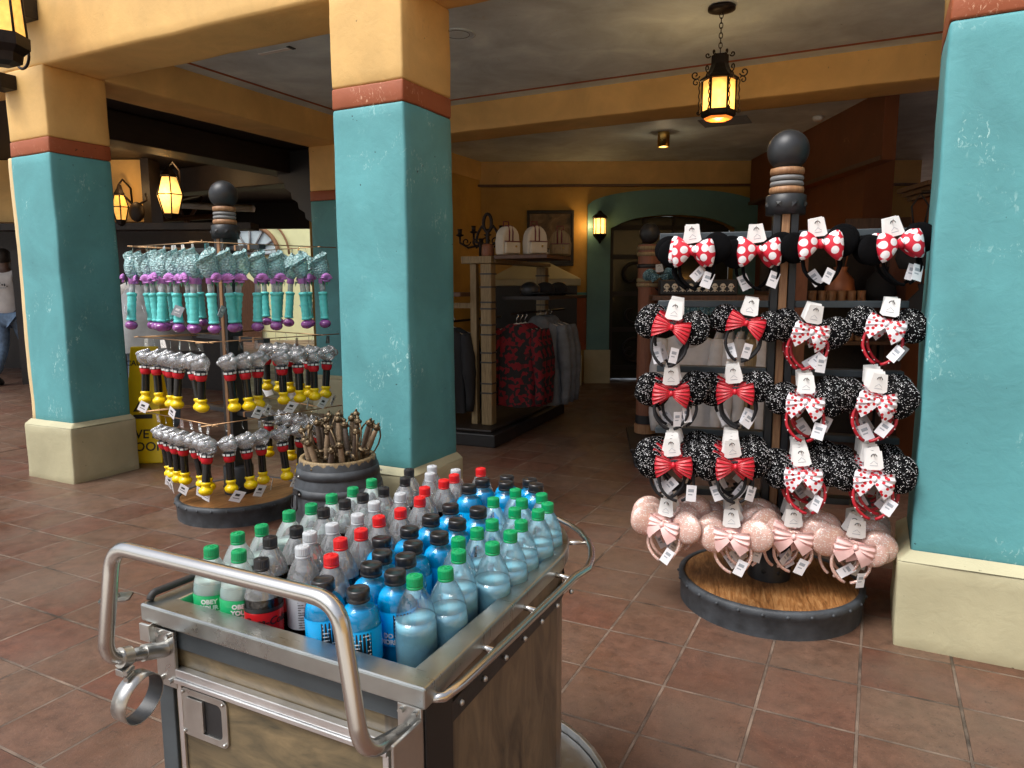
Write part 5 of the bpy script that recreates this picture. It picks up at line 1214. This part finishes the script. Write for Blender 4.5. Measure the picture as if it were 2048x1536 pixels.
f = MB(); f.lathe([(0.001, -0.165), (0.054, -0.165)], 'lamp_glow_hi', 20, None, False, False); obj('lens', f, t)
point('downlight', (0, 0, -0.22), 1.0, (1, 0.75, 0.45), 0.05, t)
for x, y, lb in ((-0.68, 8.75, 'small white round fixture on the ceiling, right of the hanging lantern'), (-3.30, 7.35, 'small white round fixture on the ceiling behind the middle pillar')):
    t = ceil_item('smoke_detector', lb, 'detector', x, y); f = MB(); f.lathe([(0.06, -0.001), (0.06, -0.03), (0.04, -0.045), (0.001, -0.046)], 'white_card', 20, None, True, False); obj('housing', f, t)
# unseen lamp, added behind the headband stand to light the orange corner
t = thing('added_fill_lamp', 'small unseen orange lamp added behind the post of the headband stand', 'lantern', T(-0.98, 9.3, 1.42))
f = MB(); f.lathe([(0.03, 0), (0.05, 0.1), (0.05, 0.2)], 'lamp_glow_hi', 10, None, False); obj('glass_pane', f, t); f = MB(); f.lathe([(0.055, 0.2), (0.02, 0.27)], 'iron', 10, None, False); f.box(-0.02, 0.02, 0.04, 0.5, 0.05, 0.09, 'iron'); obj('frame', f, t)
point('lantern_light', (0.0, -0.1, 0.1), 2.0, (1, 0.42, 0.10), 0.05, t)

# ================================================================== LEFT INNER RACK
RK = T(-3.235, 5.93, 0) @ RZ(R(4))
t = thing('wooden_rack', 'pale timber rack with rope bound posts on a black base, behind the middle pillar', 'rack', RK)
f = MB(); f.box(-0.75, 0.20, -0.32, 1.65, 0.0, 0.12, 'black'); f.box(-0.72, 0.14, -0.26, 1.6, 0.121, 0.15, 'dark_wood'); obj('base', f, t, None, 0.01)
for (x, y) in ((0.0, 0.0), (0.0, 1.45)):
    f = MB(); f.box(x-0.055, x+0.055, y-0.055, y+0.055, 0.151, 1.66, 'olive_wood'); po = obj('post', f, t, None, 0.01)
    f = MB()
    for z in (0.45, 0.54, 0.74, 0.83, 1.0, 1.09, 1.24, 1.30, 1.44, 1.56): f.box(x-0.060, x+0.060, y-0.060, y+0.060, z, z+0.014, 'ink')
    obj('rope_band', f, po)
f = MB(); f.box(-0.17, -0.11, -0.03, 0.03, 0.151, 1.66, 'olive_wood'); f.box(-0.75, -0.172, -0.02, 0.02, 1.25, 1.30, 'olive_wood'); obj('brace', f, t)
f = MB(); f.box(-0.25, 0.06, -0.06, 0.06, 1.662, 1.73, 'olive_wood'); f.box(-0.08, 0.08, 0.0, 1.5, 1.665, 1.70, 'olive_wood'); obj('top_rail', f, t, None, 0.006)
f = MB(); f.box(0.082, 0.60, -0.05, 0.62, 1.70, 1.735, 'brown_wood'); obj('upper_shelf', f, t, None, 0.004)
f = MB(); f.box(-0.72, -0.18, -0.22, 0.06, 1.36, 1.40, 'brown_wood'); obj('lower_shelf', f, t, None, 0.004)
f = MB(); f.box(0.09, 0.56, 0.12, 1.3, 1.33, 1.36, 'dark_wood'); obj('cap_shelf', f, t)
f = MB(); f.tube([(0.24, -0.02, 1.20), (0.24, 1.5, 1.20)], 0.012, 'iron', 8); f.tube([(-0.4, -0.1, 1.12), (-0.4, 1.2, 1.12)], 0.012, 'iron', 8); obj('hang_rail', f, t)
f = MB(); f.lathe([(0.055, 1.731), (0.06, 1.75), (0.055, 1.83), (0.045, 1.84)], 'rust_wood', 14); f.tube([(0.045*math.cos(a)*0.9, 0, 2.03+0.08*math.sin(a)) for a in [2*PI*k/16 for k in range(16)]], 0.016, 'iron', 8, True)
for s in (-1, 1): f.tube([(0, 0, 1.95), (s*0.06, 0, 2.0), (s*0.10, 0, 1.94), (s*0.12, 0, 1.86), (s*0.05, 0, 1.84)], 0.014, 'iron', 7)
f.cyl((0, 0, 1.84), (0, 0, 1.96), 0.018, 'iron'); obj('iron_finial', f, t)
# backpacks
def backpack(mw, label, face='linen'):
    t = thing('mini_backpack', label, 'backpack', mw, 'cream mini backpacks on the rack')
    f = MB(); pr = []
    out = [(-0.10, 0), (0.10, 0), (0.105, 0.12)] + [(0.10*math.cos(a), 0.14+0.12*math.sin(a)) for a in [PI*k/10 for k in range(11)]] + [(-0.105, 0.12)]
    f.prism(out, -0.06, 0.06, face, RX(PI/2)); obj('bag', f, t, None, 0.018)
    f = MB(); f.box(-0.085, 0.085, -0.085, -0.061, 0.01, 0.115, face); obj('front_pocket', f, t, None, 0.012)
    f = MB(); f.box(-0.088, 0.088, -0.088, -0.0615, 0.116, 0.122, 'wine')
    for s in (-0.028, 0.012): f.tube([(s, -0.0605, 0.12), (s, -0.066, 0.20), (s, -0.05, 0.255), (s, 0, 0.262)], 0.007, 'wine', 5)
    f.tube([(-0.03, 0.02, 0.255), (-0.03, 0.02, 0.30), (0.03, 0.02, 0.30), (0.03, 0.02, 0.255)], 0.006, 'wine', 5); obj('trim', f, t)
    f = MB(); f.sph((0.03, -0.09, 0.075), 0.010, 'brass', 8, 6); obj('zip_pull', f, t)
    return t
backpack(RK @ T(0.19, 0.02, 1.737) @ RZ(R(62)), 'cream mini backpack with wine stripes on the upper shelf, nearest the iron finial')
backpack(RK @ T(0.42, 0.12, 1.737) @ RZ(R(48)), 'cream mini backpack with wine stripes, the middle one on the upper shelf')
bp = backpack(RK @ T(0.56, 0.42, 1.737) @ RZ(R(20)) @ SC(1, 1, 0.92), 'sandy patterned mini backpack at the shelf end, in front of the framed sign', 'olive_wood')
backpack(RK @ T(-0.42, -0.14, 1.402) @ RZ(R(-40)) @ SC(1.2, 1.1, 1.05), 'larger cream striped backpack on the lower shelf, half behind the middle pillar')
# candelabra
t = thing('iron_candelabra', 'black wrought iron candelabra on top of the timber rack', 'candelabra', T(-3.60, 6.45, 1.71) @ RZ(R(20)))
f = MB(); f.lathe([(0.09, 0), (0.08, 0.02), (0.02, 0.05), (0.018, 0.2), (0.03, 0.22)], 'iron', 14); obj('stem', f, t)
f = MB()
for k, x in enumerate((-0.21, -0.07, 0.07, 0.21)): f.tube([(0, 0, 0.16), (x*0.6, 0, 0.13), (x, 0, 0.18), (x, 0, 0.24+0.03*(k % 2))], 0.011, 'iron', 6); scroll(f, (x*0.7, 0, 0.19), (1, 0), 0.045, 1.2, 'iron', 0.007, 1 if x > 0 else -1)
obj('arm', f, t)
f = MB()
for k, x in enumerate((-0.21, -0.07, 0.07, 0.21)): f = MB(); f.lathe([(0.012, 0), (0.04, 0.012), (0.04, 0.02), (0.02, 0.025), (0.022, 0.07), (0.03, 0.075)], 'iron', 12, T(x, 0, 0.24+0.03*(k % 2))); obj('candle_cup', f, t)
# garments
def garment(name, label, mat, mw, w_=0.44, h=0.66, group=None, hood=False, cat='shirt', trim=None):
    t = thing(name, label, cat, mw, group)
    nu, nv = 30, 16; vs = []; fs = []; ph = random.uniform(0, 6)
    for i in range(nv+1):
        s = i/nv; z = -h*s
        hw = (0.07+(w_*0.5-0.07)*min(1, s/0.13)**0.7)*(1-0.10*math.sin(s*2.6)) ; th_ = (0.025+0.03*min(1, s*4))*(1+0.2*s)
        for k in range(nu):
            a = 2*PI*k/nu; fold = 1+0.30*s*math.sin(6*a+ph+2*s)*0.5
            vs.append((hw*math.cos(a)*(1+0.03*math.sin(9*a+ph)*s), th_*math.sin(a)*fold+0.012*s*math.sin(4*math.cos(a)*3+ph), z+0.01*math.sin(3*a+ph)*s))
    for i in range(nv):
        for k in range(nu): fs.append((i*nu+k, (i+1)*nu+k, (i+1)*nu+(k+1) % nu, i*nu+(k+1) % nu))
    f = MB(); f.add(vs, fs, mat, True); f.add(vs[-nu:], [tuple(range(nu))], mat); obj('garment_body', f, t)
    for sd in (-1, 1):
        f = MB(); pts = []
        for k in range(11):
            q = k/10; pts.append((sd*(w_*0.46+0.045*math.sin(q*2)), -0.02-0.02*q+0.008*math.sin(q*9+ph), -0.05-h*0.92*q))
        f.tube(pts, [0.045+0.022*math.sin(PI*min(1, k/7.5)) + 0.004*math.sin(k*2.7+ph) for k in range(10)]+[0.034], mat, 12); obj('sleeve', f, t)
    if hood:
        f = MB(); f.sph((0, -0.02, -0.04), (0.11, 0.06, 0.09), mat, 16, 10); obj('hood', f, t)
    f = MB(); f.tube([(0, 0, 0.0), (0, 0, 0.05), (0.02, 0, 0.075), (0.0, 0, 0.10), (-0.02, 0, 0.08)], 0.004, 'steel', 6); f.tube([(-w_*0.4, 0, -0.06), (0, 0, 0.005), (w_*0.4, 0, -0.06)], 0.007, 'linen', 6); obj('hanger', f, t)
    return t
for k in range(3): garment('checked_shirt', ('red and black checked shirt, nearest of three on the timber rack', 'red and black checked shirt, second of three on the timber rack', 'red and black checked shirt, farthest of three on the timber rack')[k], 'plaid', RK @ T(0.22, 0.16+0.11*k, 1.10) @ RZ(R(6+4*k)), 0.42, 0.78, 'checked shirts on the rack')
for k in range(3): garment('grey_hoodie', ('grey hooded top hanging next to the checked shirts', 'grey hooded top, second behind the checked shirts', 'grey hooded top hanging at the far end of the timber rack')[k], 'grey_cloth', RK @ T(0.30, 0.55+0.16*k, 1.12) @ RZ(R(8)), 0.50, 0.84, 'grey hooded tops on the rack', True, 'hoodie')
for k in range(2): garment('black_top', ('black long sleeved top on the left of the timber post', 'black long sleeved top behind the first one left of the post')[k], 'black_cloth', RK @ T(-0.42, -0.06+0.16*k, 1.06) @ RZ(R(10)), 0.44, 0.80, 'black tops on the rack')
for k in range(3):
    f = MB(); f.sph((0, 0, 0.03), (0.10, 0.10, 0.08), ('charcoal', 'black_cloth', 'black_cloth')[k], 16, 9); cp = thing('baseball_cap', ('dark grey baseball cap at the near end of the cap shelf', 'black baseball cap in the middle of the cap shelf', 'black baseball cap at the far end, below the framed sign')[k], 'cap', RK @ T(0.30+0.04*k, 0.30+0.30*k, 1.385), 'caps on the rack shelf'); obj('crown', f, cp)
    f = MB(); f.sph((0.11, -0.04, 0.0), (0.08, 0.07, 0.010), 'black_cloth', 14, 6); obj('brim', f, cp)

# ================================================================== RIGHT INNER DISPLAY
PX, PY = -1.765, 6.12
t = thing('turned_post_rack', 'rust coloured rack post with gold rings and a dark ball top, behind the headband stand', 'rack', T(PX, PY, 0) @ RZ(R(20)))
f = MB(); f.box(-0.12, 1.35, -0.62, 0.25, 0, 0.13, 'slate_rim'); f.box(-0.16, 1.38, -0.66, 0.28, 0.131, 0.165, 'dark_wood'); obj('base', f, t, None, 0.01)
f = MB(); f.lathe([(0.088, 0.166), (0.088, 1.42), (0.094, 1.44), (0.094, 1.80)], 'rust_wood', 22); f.lathe([(0.10, 0.17), (0.10, 0.25)], 'strip_wood', 22); f.lathe([(0.092, 0.255), (0.092, 0.33)], 'black', 22); obj('post', f, t)
for z, m_ in ((1.46, 'olive_wood'), (1.50, 'olive_wood'), (1.62, 'black'), (1.72, 'olive_wood'), (1.77, 'olive_wood')):
    f = MB(); f.lathe([(0.08, z-0.02), (0.102, z-0.015), (0.105, z), (0.102, z+0.015), (0.08, z+0.02)], m_, 22); obj('ring', f, t)
f = MB(); f.sph((0, 0, 1.895), 0.088, 'charcoal', 24, 14); obj('ball_finial', f, t)
f = MB(); f.box(0.0, 0.95, -0.50, 0.1, 1.335, 1.375, 'brown_wood'); obj('shelf', f, t, None, 0.004)
f = MB(); f.tube([(0.02, -0.28, 1.16), (1.3, -0.28, 1.16)], 0.012, 'iron', 8); f.tube([(0.05, 0.0, 1.16), (0.05, -0.28, 1.16)], 0.01, 'iron', 6); obj('hang_rail', f, t)
f = MB(); f.box(1.20, 1.30, -0.05, 0.05, 0.166, 1.9, 'rust_wood'); f.box(0.1, 1.2, -0.02, 0.02, 0.5, 0.55, 'rust_wood'); obj('rear_post', f, t)
PM = T(PX, PY, 0) @ RZ(R(20))
SL = ['stone grey sweatshirt facing out, nearest the rust coloured post', 'stone grey sweatshirt, second from the rust coloured post', 'stone grey sweatshirt, third from the rust coloured post', 'stone grey sweatshirt, fourth from the rust coloured post', 'brownish sweatshirt at the far end behind the headbands', 'stone grey sweatshirt behind the stand post']
for k in range(6):
    garment('sweatshirt', SL[k], 'stone_cloth' if k != 4 else 'olive_wood', PM @ (T(0.30, -0.42, 1.08) @ RZ(R(-4)) if k == 0 else T(0.48+0.085*k, -0.28, 1.08) @ RZ(R(70))), 0.46 if k == 0 else 0.48, 0.82, 'sweatshirts on the rust rack', k == 0, 'sweatshirt')
t = thing('skull_print_box', 'black tray box printed with cream skull and scroll shapes, on the shelf', 'box', PM @ T(0.36, -0.36, 1.376))
f = MB(); f.box(-0.30, 0.30, -0.12, 0.12, 0, 0.125, 'black'); obj('box_body', f, t, None, 0.012)
f = MB()
for k in range(9):
    x = -0.25+0.062*k; f.sph((x, -0.122, 0.07), (0.022, 0.003, 0.024), 'linen', 10, 7); f.sph((x, -0.122, 0.04), (0.012, 0.003, 0.012), 'linen', 8, 6)
    for s in (-1, 1): f.sph((x+s*0.008, -0.1245, 0.07), (0.005, 0.002, 0.006), 'ink', 6, 5); f.tube([(x-0.025, -0.123, 0.03+0.04*(s > 0)), (x+0.025, -0.123, 0.07-0.04*(s > 0))], 0.0035, 'linen', 5)
obj('skull_print', f, t)
# right corner stock
t = thing('wall_shelf', 'dark shelf unit holding wooden mugs behind the headband stand', 'shelf', T(-0.42, 6.95, 0) @ RZ(R(26)))
f = MB(); f.box(-0.5, 0.8, -0.2, 0.2, 1.27, 1.30, 'brown_wood'); f.box(-0.5, 0.8, -0.2, 0.2, 0.94, 0.97, 'brown_wood'); f.box(-0.5, 0.8, -0.2, 0.2, 0.5, 0.53, 'brown_wood'); f.box(-0.5, 0.8, 0.2, 0.23, 0.0, 1.9, 'dark_wood'); obj('shelf_board', f, t)
f = MB(); f.box(-0.53, -0.501, -0.2, 0.23, 0, 1.4, 'brown_wood'); obj('side_panel', f, t); f = MB(); f.box(0.801, 0.83, -0.2, 0.23, 0, 1.4, 'brown_wood'); obj('side_panel', f, t)
SW = T(-0.42, 6.95, 0) @ RZ(R(26))
f = MB(); f.lathe([(0.030, 0), (0.036, 0.01), (0.034, 0.06), (0.037, 0.105), (0.032, 0.105), (0.03, 0.02), (0.001, 0.02)], 'strip_wood', 16, None, True, False); mug = thing('wooden_mug', 'x', 'mug', SW @ T(-0.40, -0.1, 1.301), 'wooden mugs on the shelf'); obj('cup', f, mug)
f = MB(); f.tube([(0.034, 0, 0.085), (0.06, 0, 0.075), (0.06, 0, 0.035), (0.034, 0, 0.03)], 0.005, 'strip_wood', 6); obj('handle', f, mug); register(mug)
mug["label"] = 'tan wooden mug, one of the row on the shelves seen between the headbands'
for zz in (1.301, 0.971):
    for k in range(9):
        if zz > 1.2 and k == 0: continue
        dup(mug, SW @ T(-0.40+0.085*k, -0.1, zz) @ RZ(k*1.3))
def bag(mw, label, m_):
    t = thing('drawstring_bag', label, 'bag', mw, 'dark bags hanging in the orange corner'); f = MB(); f.lathe([(0.001, 0), (0.10, 0.01), (0.13, 0.08), (0.11, 0.2), (0.05, 0.27), (0.06, 0.31)], m_, 18, SC(1, 0.5, 1)); obj('sack', f, t)
    f = MB(); f.tube([(0.03, 0, 0.29), (0.05, 0, 0.42), (0.0, 0, 0.50), (-0.05, 0, 0.42), (-0.03, 0, 0.29)], 0.006, m_, 6); obj('cord', f, t)
bag(T(0.22, 5.6, 1.55), 'dark bag hanging beside the right pillar at the top row of headbands', 'black_cloth'); bag(T(0.30, 5.7, 1.15), 'dark bag hanging beside the right pillar below the upper bag', 'black_cloth')
bag(T(-0.30, 7.0, 1.301), 'copper toned bag standing on the shelf of wooden mugs', 'terrac'); bag(T(0.02, 7.15, 1.301), 'dark bag standing on the shelf of wooden mugs', 'black_cloth')
t = thing('stock_rail', 'iron rail carrying the dark bags in the orange corner', 'rail'); f = MB(); f.tube([(0.22, 5.6, 2.06), (0.7, 5.6, 2.06)], 0.012, 'iron', 6); f.tube([(0.3, 5.7, 1.66), (0.3, 5.61, 2.06)], 0.008, 'iron', 6); f.tube([(0.7, 5.6, 0), (0.7, 5.6, 2.06)], 0.015, 'iron', 6); obj('rail_tube', f, t)

# ================================================================== WET FLOOR SIGN
t = thing('wet_floor_sign', 'yellow WET FLOOR warning sign behind the plinth of the left pillar', 'sign', T(-5.50, 4.02, 0) @ RZ(R(34)))
def leaf(yb, yt, parent, nm):
    f = MB(); L = 0.96; w0, w1 = 0.155, 0.105
    vs = []
    for d in (-0.012, 0.012): vs += [(-w0, yb+d, 0.0), (w0, yb+d, 0.0), (w1, yt+d, L), (-w1, yt+d, L)]
    f.add(vs, [(0, 1, 2, 3), (7, 6, 5, 4), (0, 4, 5, 1), (1, 5, 6, 2), (2, 6, 7, 3), (3, 7, 4, 0)], 'wetsign'); return obj(nm, f, parent, None, 0.008)
a_ = leaf(-0.20, -0.015, t, 'front_leaf'); leaf(0.20, 0.015, t, 'rear_leaf')
sl = math.atan2(0.185, 0.96); LF = T(0, -0.2135, 0) @ RX(PI/2-sl)
f = MB(); text_mb(f, "WET\nFLOOR", 0.105, 'ink', LF @ T(0, 0.19, 0.0), 0.0006, 0, 0.0012); text_mb(f, "CAUTION", 0.06, 'ink', LF @ T(0, 0.84, 0.0), 0.0006, 0, 0.001)
f.box(-0.075, 0.075, 0.375, 0.41, -0.0005, 0.0012, 'ink', LF); tri = [(-0.078, 0.435), (0.078, 0.435), (0, 0.57)]
f.ringplate(tri, [(-0.058, 0.446), (0.058, 0.446), (0, 0.547)], -0.0005, 0.0012, 'ink', LF)
f.sph((0.006, 0.512, 0), (0.009, 0.009, 0.002), 'ink', 8, 6, LF); f.tube([(0.004, 0.50, 0.0012), (-0.006, 0.48, 0.0012), (0.018, 0.465, 0.0012), (0.02, 0.45, 0.0012)], 0.0055, 'ink', 5, False, LF); f.tube([(-0.004, 0.485, 0.0012), (-0.022, 0.465, 0.0012), (-0.03, 0.452, 0.0012)], 0.005, 'ink', 5, False, LF); f.tube([(0.0, 0.495, 0.0012), (0.022, 0.49, 0.0012)], 0.004, 'ink', 5, False, LF); f.tube([(0.0, 0.495, 0.0012), (-0.02, 0.502, 0.0012)], 0.004, 'ink', 5, False, LF)
obj('lettering', f, a_)
# floor anchor
t = thing('floor_anchor', 'small grey metal plate with a stud, fixed to the tiles left of the cart', 'plate', T(-3.129, 2.045, 0.0) @ RZ(R(40)))
f = MB(); f.prism(rrect(0.13, 0.10, 0.012), 0.001, 0.006, 'zinc'); obj('plate', f, t); f = MB(); f.lathe([(0.02, 0.006), (0.018, 0.016), (0.001, 0.022)], 'zinc', 12); obj('stud', f, t)

# ================================================================== PEOPLE
def skin(name, verts, edges, radii, mat, parent, sub=2, root=0):
    me = bpy.data.meshes.new(name); me.from_pydata(verts, edges, []); me.materials.append(M[mat]); o = link(name, me, parent)
    o.modifiers.new("skin", 'SKIN'); 
    if not me.skin_vertices: me.skin_vertices.new() if hasattr(me.skin_vertices, 'new') else None
    layer = me.skin_vertices[0].data
    for i, r_ in enumerate(radii):
        layer[i].radius = (r_, r_) if not isinstance(r_, tuple) else r_; layer[i].use_root = (i == root)
    s_ = o.modifiers.new("sub", 'SUBSURF'); s_.levels = sub; s_.render_levels = sub
    for m_ in o.modifiers:
        if m_.type == 'SKIN': m_.use_smooth_shade = True
    return o
def person(mw, label, hairm, poncho=False):
    t = thing('person', label, 'person', mw)
    v = [(0, 0, 0.95), (0, 0.0, 1.12), (0, 0.01, 1.32), (0, 0.0, 1.46), (0, 0.01, 1.53), (0, 0.02, 1.66), (0, 0.015, 1.75),
         (0.19, 0, 1.42), (0.24, 0.03, 1.15), (0.20, 0.16, 1.0), (0.17, 0.24, 1.0), (-0.19, 0, 1.42), (-0.25, -0.06, 1.16), (-0.24, 0.05, 0.95), (-0.235, 0.10, 0.87),
         (0.10, 0, 0.88), (0.11, 0.20, 0.50), (0.11, 0.10, 0.09), (0.11, 0.24, 0.04), (-0.10, 0, 0.88), (-0.11, -0.02, 0.48), (-0.11, -0.28, 0.12), (-0.11, -0.16, 0.04)]
    e = [(0, 1), (1, 2), (2, 3), (3, 4), (4, 5), (5, 6), (3, 7), (7, 8), (8, 9), (9, 10), (3, 11), (11, 12), (12, 13), (13, 14), (0, 15), (15, 16), (16, 17), (17, 18), (0, 19), (19, 20), (20, 21), (21, 22)]
    r_ = [0.13, (0.13, 0.10), (0.15, 0.11), 0.09, 0.055, (0.075, 0.09), 0.06, 0.06, 0.043, 0.032, 0.04, 0.06, 0.043, 0.032, 0.04, 0.085, 0.058, 0.042, 0.04, 0.085, 0.058, 0.042, 0.04]
    skin('body', v, e, r_, 'skin_dark', t)
    for wrist, tip in (((0.17, 0.24, 1.0), (-0.3, 0.5, 0)), ((-0.235, 0.10, 0.87), (0, 0.2, -0.9))):
        f = MB()
        for k in range(4): p = Vector(wrist)+Vector((0.0, 0.01*k-0.015, 0.012*k-0.018)); d = Vector(tip).normalized(); f.tube([p, p+d*0.05, p+d*0.075+Vector((0, 0.015, -0.008)), p+d*0.085+Vector((0, 0.03, -0.015))], [0.010, 0.009, 0.008, 0.006], 'skin_dark', 7)
        obj('hand', f, t)
    # clothes
    tv = [(0, 0, 0.90), (0, 0, 1.05), (0, 0.01, 1.30), (0, 0.0, 1.45), (0.19, 0, 1.425), (0.235, 0.02, 1.22), (-0.19, 0, 1.425), (-0.245, -0.05, 1.22)]
    skin('tee_shirt', tv, [(0, 1), (1, 2), (2, 3), (3, 4), (4, 5), (3, 6), (6, 7)], [(0.175, 0.135), (0.17, 0.13), (0.178, 0.135), 0.10, 0.08, 0.072, 0.08, 0.072], 'shirt_white', t)
    jv = [(0, 0, 0.95), (0.10, 0, 0.87), (0.11, 0.195, 0.50), (0.11, 0.10, 0.11), (-0.10, 0, 0.87), (-0.11, -0.02, 0.48), (-0.11, -0.27, 0.14)]
    skin('jeans', jv, [(0, 1), (1, 2), (2, 3), (0, 4), (4, 5), (5, 6)], [0.145, 0.105, 0.085, 0.078, 0.105, 0.085, 0.078], 'denim', t)
    for x, y, z, tl in ((0.11, 0.16, 0.05, 0.0), (-0.11, -0.24, 0.06, 0.35)):
        f = MB(); f.sph((0, 0.02, 0), (0.055, 0.145, 0.052), 'black_rubber', 14, 9); obj('shoe', f, t, T(x, y, z) @ RX(-tl))
    f = MB(); f.sph((0, 0.0, 1.70), (0.092, 0.105, 0.105), hairm, 18, 12)
    if poncho: f.sph((0, -0.04, 1.58), (0.10, 0.07, 0.16), hairm, 16, 10)
    obj('hair', f, t)
    f = MB()                                                     # face
    for s in (-1, 1): f.sph((s*0.033, 0.105, 1.655), 0.011, 'white_ink', 8, 6); f.sph((s*0.033, 0.114, 1.655), 0.005, 'ink', 6, 5); f.sph((s*0.078, 0.02, 1.645), (0.012, 0.02, 0.032), 'skin_dark', 8, 6)
    f.sph((0, 0.118, 1.63), (0.013, 0.02, 0.024), 'skin_dark', 8, 6); f.sph((0, 0.108, 1.59), (0.026, 0.008, 0.007), 'band_red', 8, 5); obj('face', f, t)
    if poncho:
        f = MB(); nu = 32; vs = []; fs = []
        for i in range(12):
            s = i/11; rr_ = 0.08+0.30*s**0.6
            for k in range(nu): a = 2*PI*k/nu; w_ = 1+0.07*s*math.sin(7*a+2*s); vs.append((rr_*1.08*math.cos(a)*w_, rr_*0.85*math.sin(a)*w_, 1.50-0.62*s))
        for i in range(11):
            for k in range(nu): fs.append((i*nu+k, (i+1)*nu+k, (i+1)*nu+(k+1) % nu, i*nu+(k+1) % nu))
        f.add(vs, fs, 'poncho', True); obj('rain_poncho', f, t)
    else:
        f = MB()
        for k in range(7): f.sph((-0.08+0.026*k, -0.150+0.004*abs(k-3), 1.335-0.012*abs(k-3)+0.01*(k % 2)), (0.010, 0.003, 0.008+0.006*(k % 3)), 'ink', 7, 5)
        for k in range(6): f.box(-0.06+0.022*k, -0.045+0.022*k, -0.151, -0.148, 1.275, 1.29, 'greytag')
        obj('shirt_print', f, t)
    return t
# a gentle rise in the floor of the left hall
f = MB(); f.add([(-30, 1.5, 0.0), (-6.9, 1.5, 0.004), (-6.9, 9.5, 0.004), (-30, 9.5, 0.0), (-30, 1.5, 0.17), (-9.0, 1.5, 0.165), (-9.0, 9.5, 0.165), (-30, 9.5, 0.17)], [(1, 2, 6, 5), (5, 6, 7, 4), (0, 1, 5, 4), (2, 3, 7, 6)], 'tiles'); struct('ramp', f)
person(T(-10.45, 5.66, 0.175) @ RZ(R(35)), 'person in white tee and blue jeans walking away, at the left edge', 'hair')
person(T(-5.98, 4.42, 0) @ RZ(R(30)), 'person in a grey rain poncho with brown hair, half hidden behind the left pillar', 'hair_brown', True)
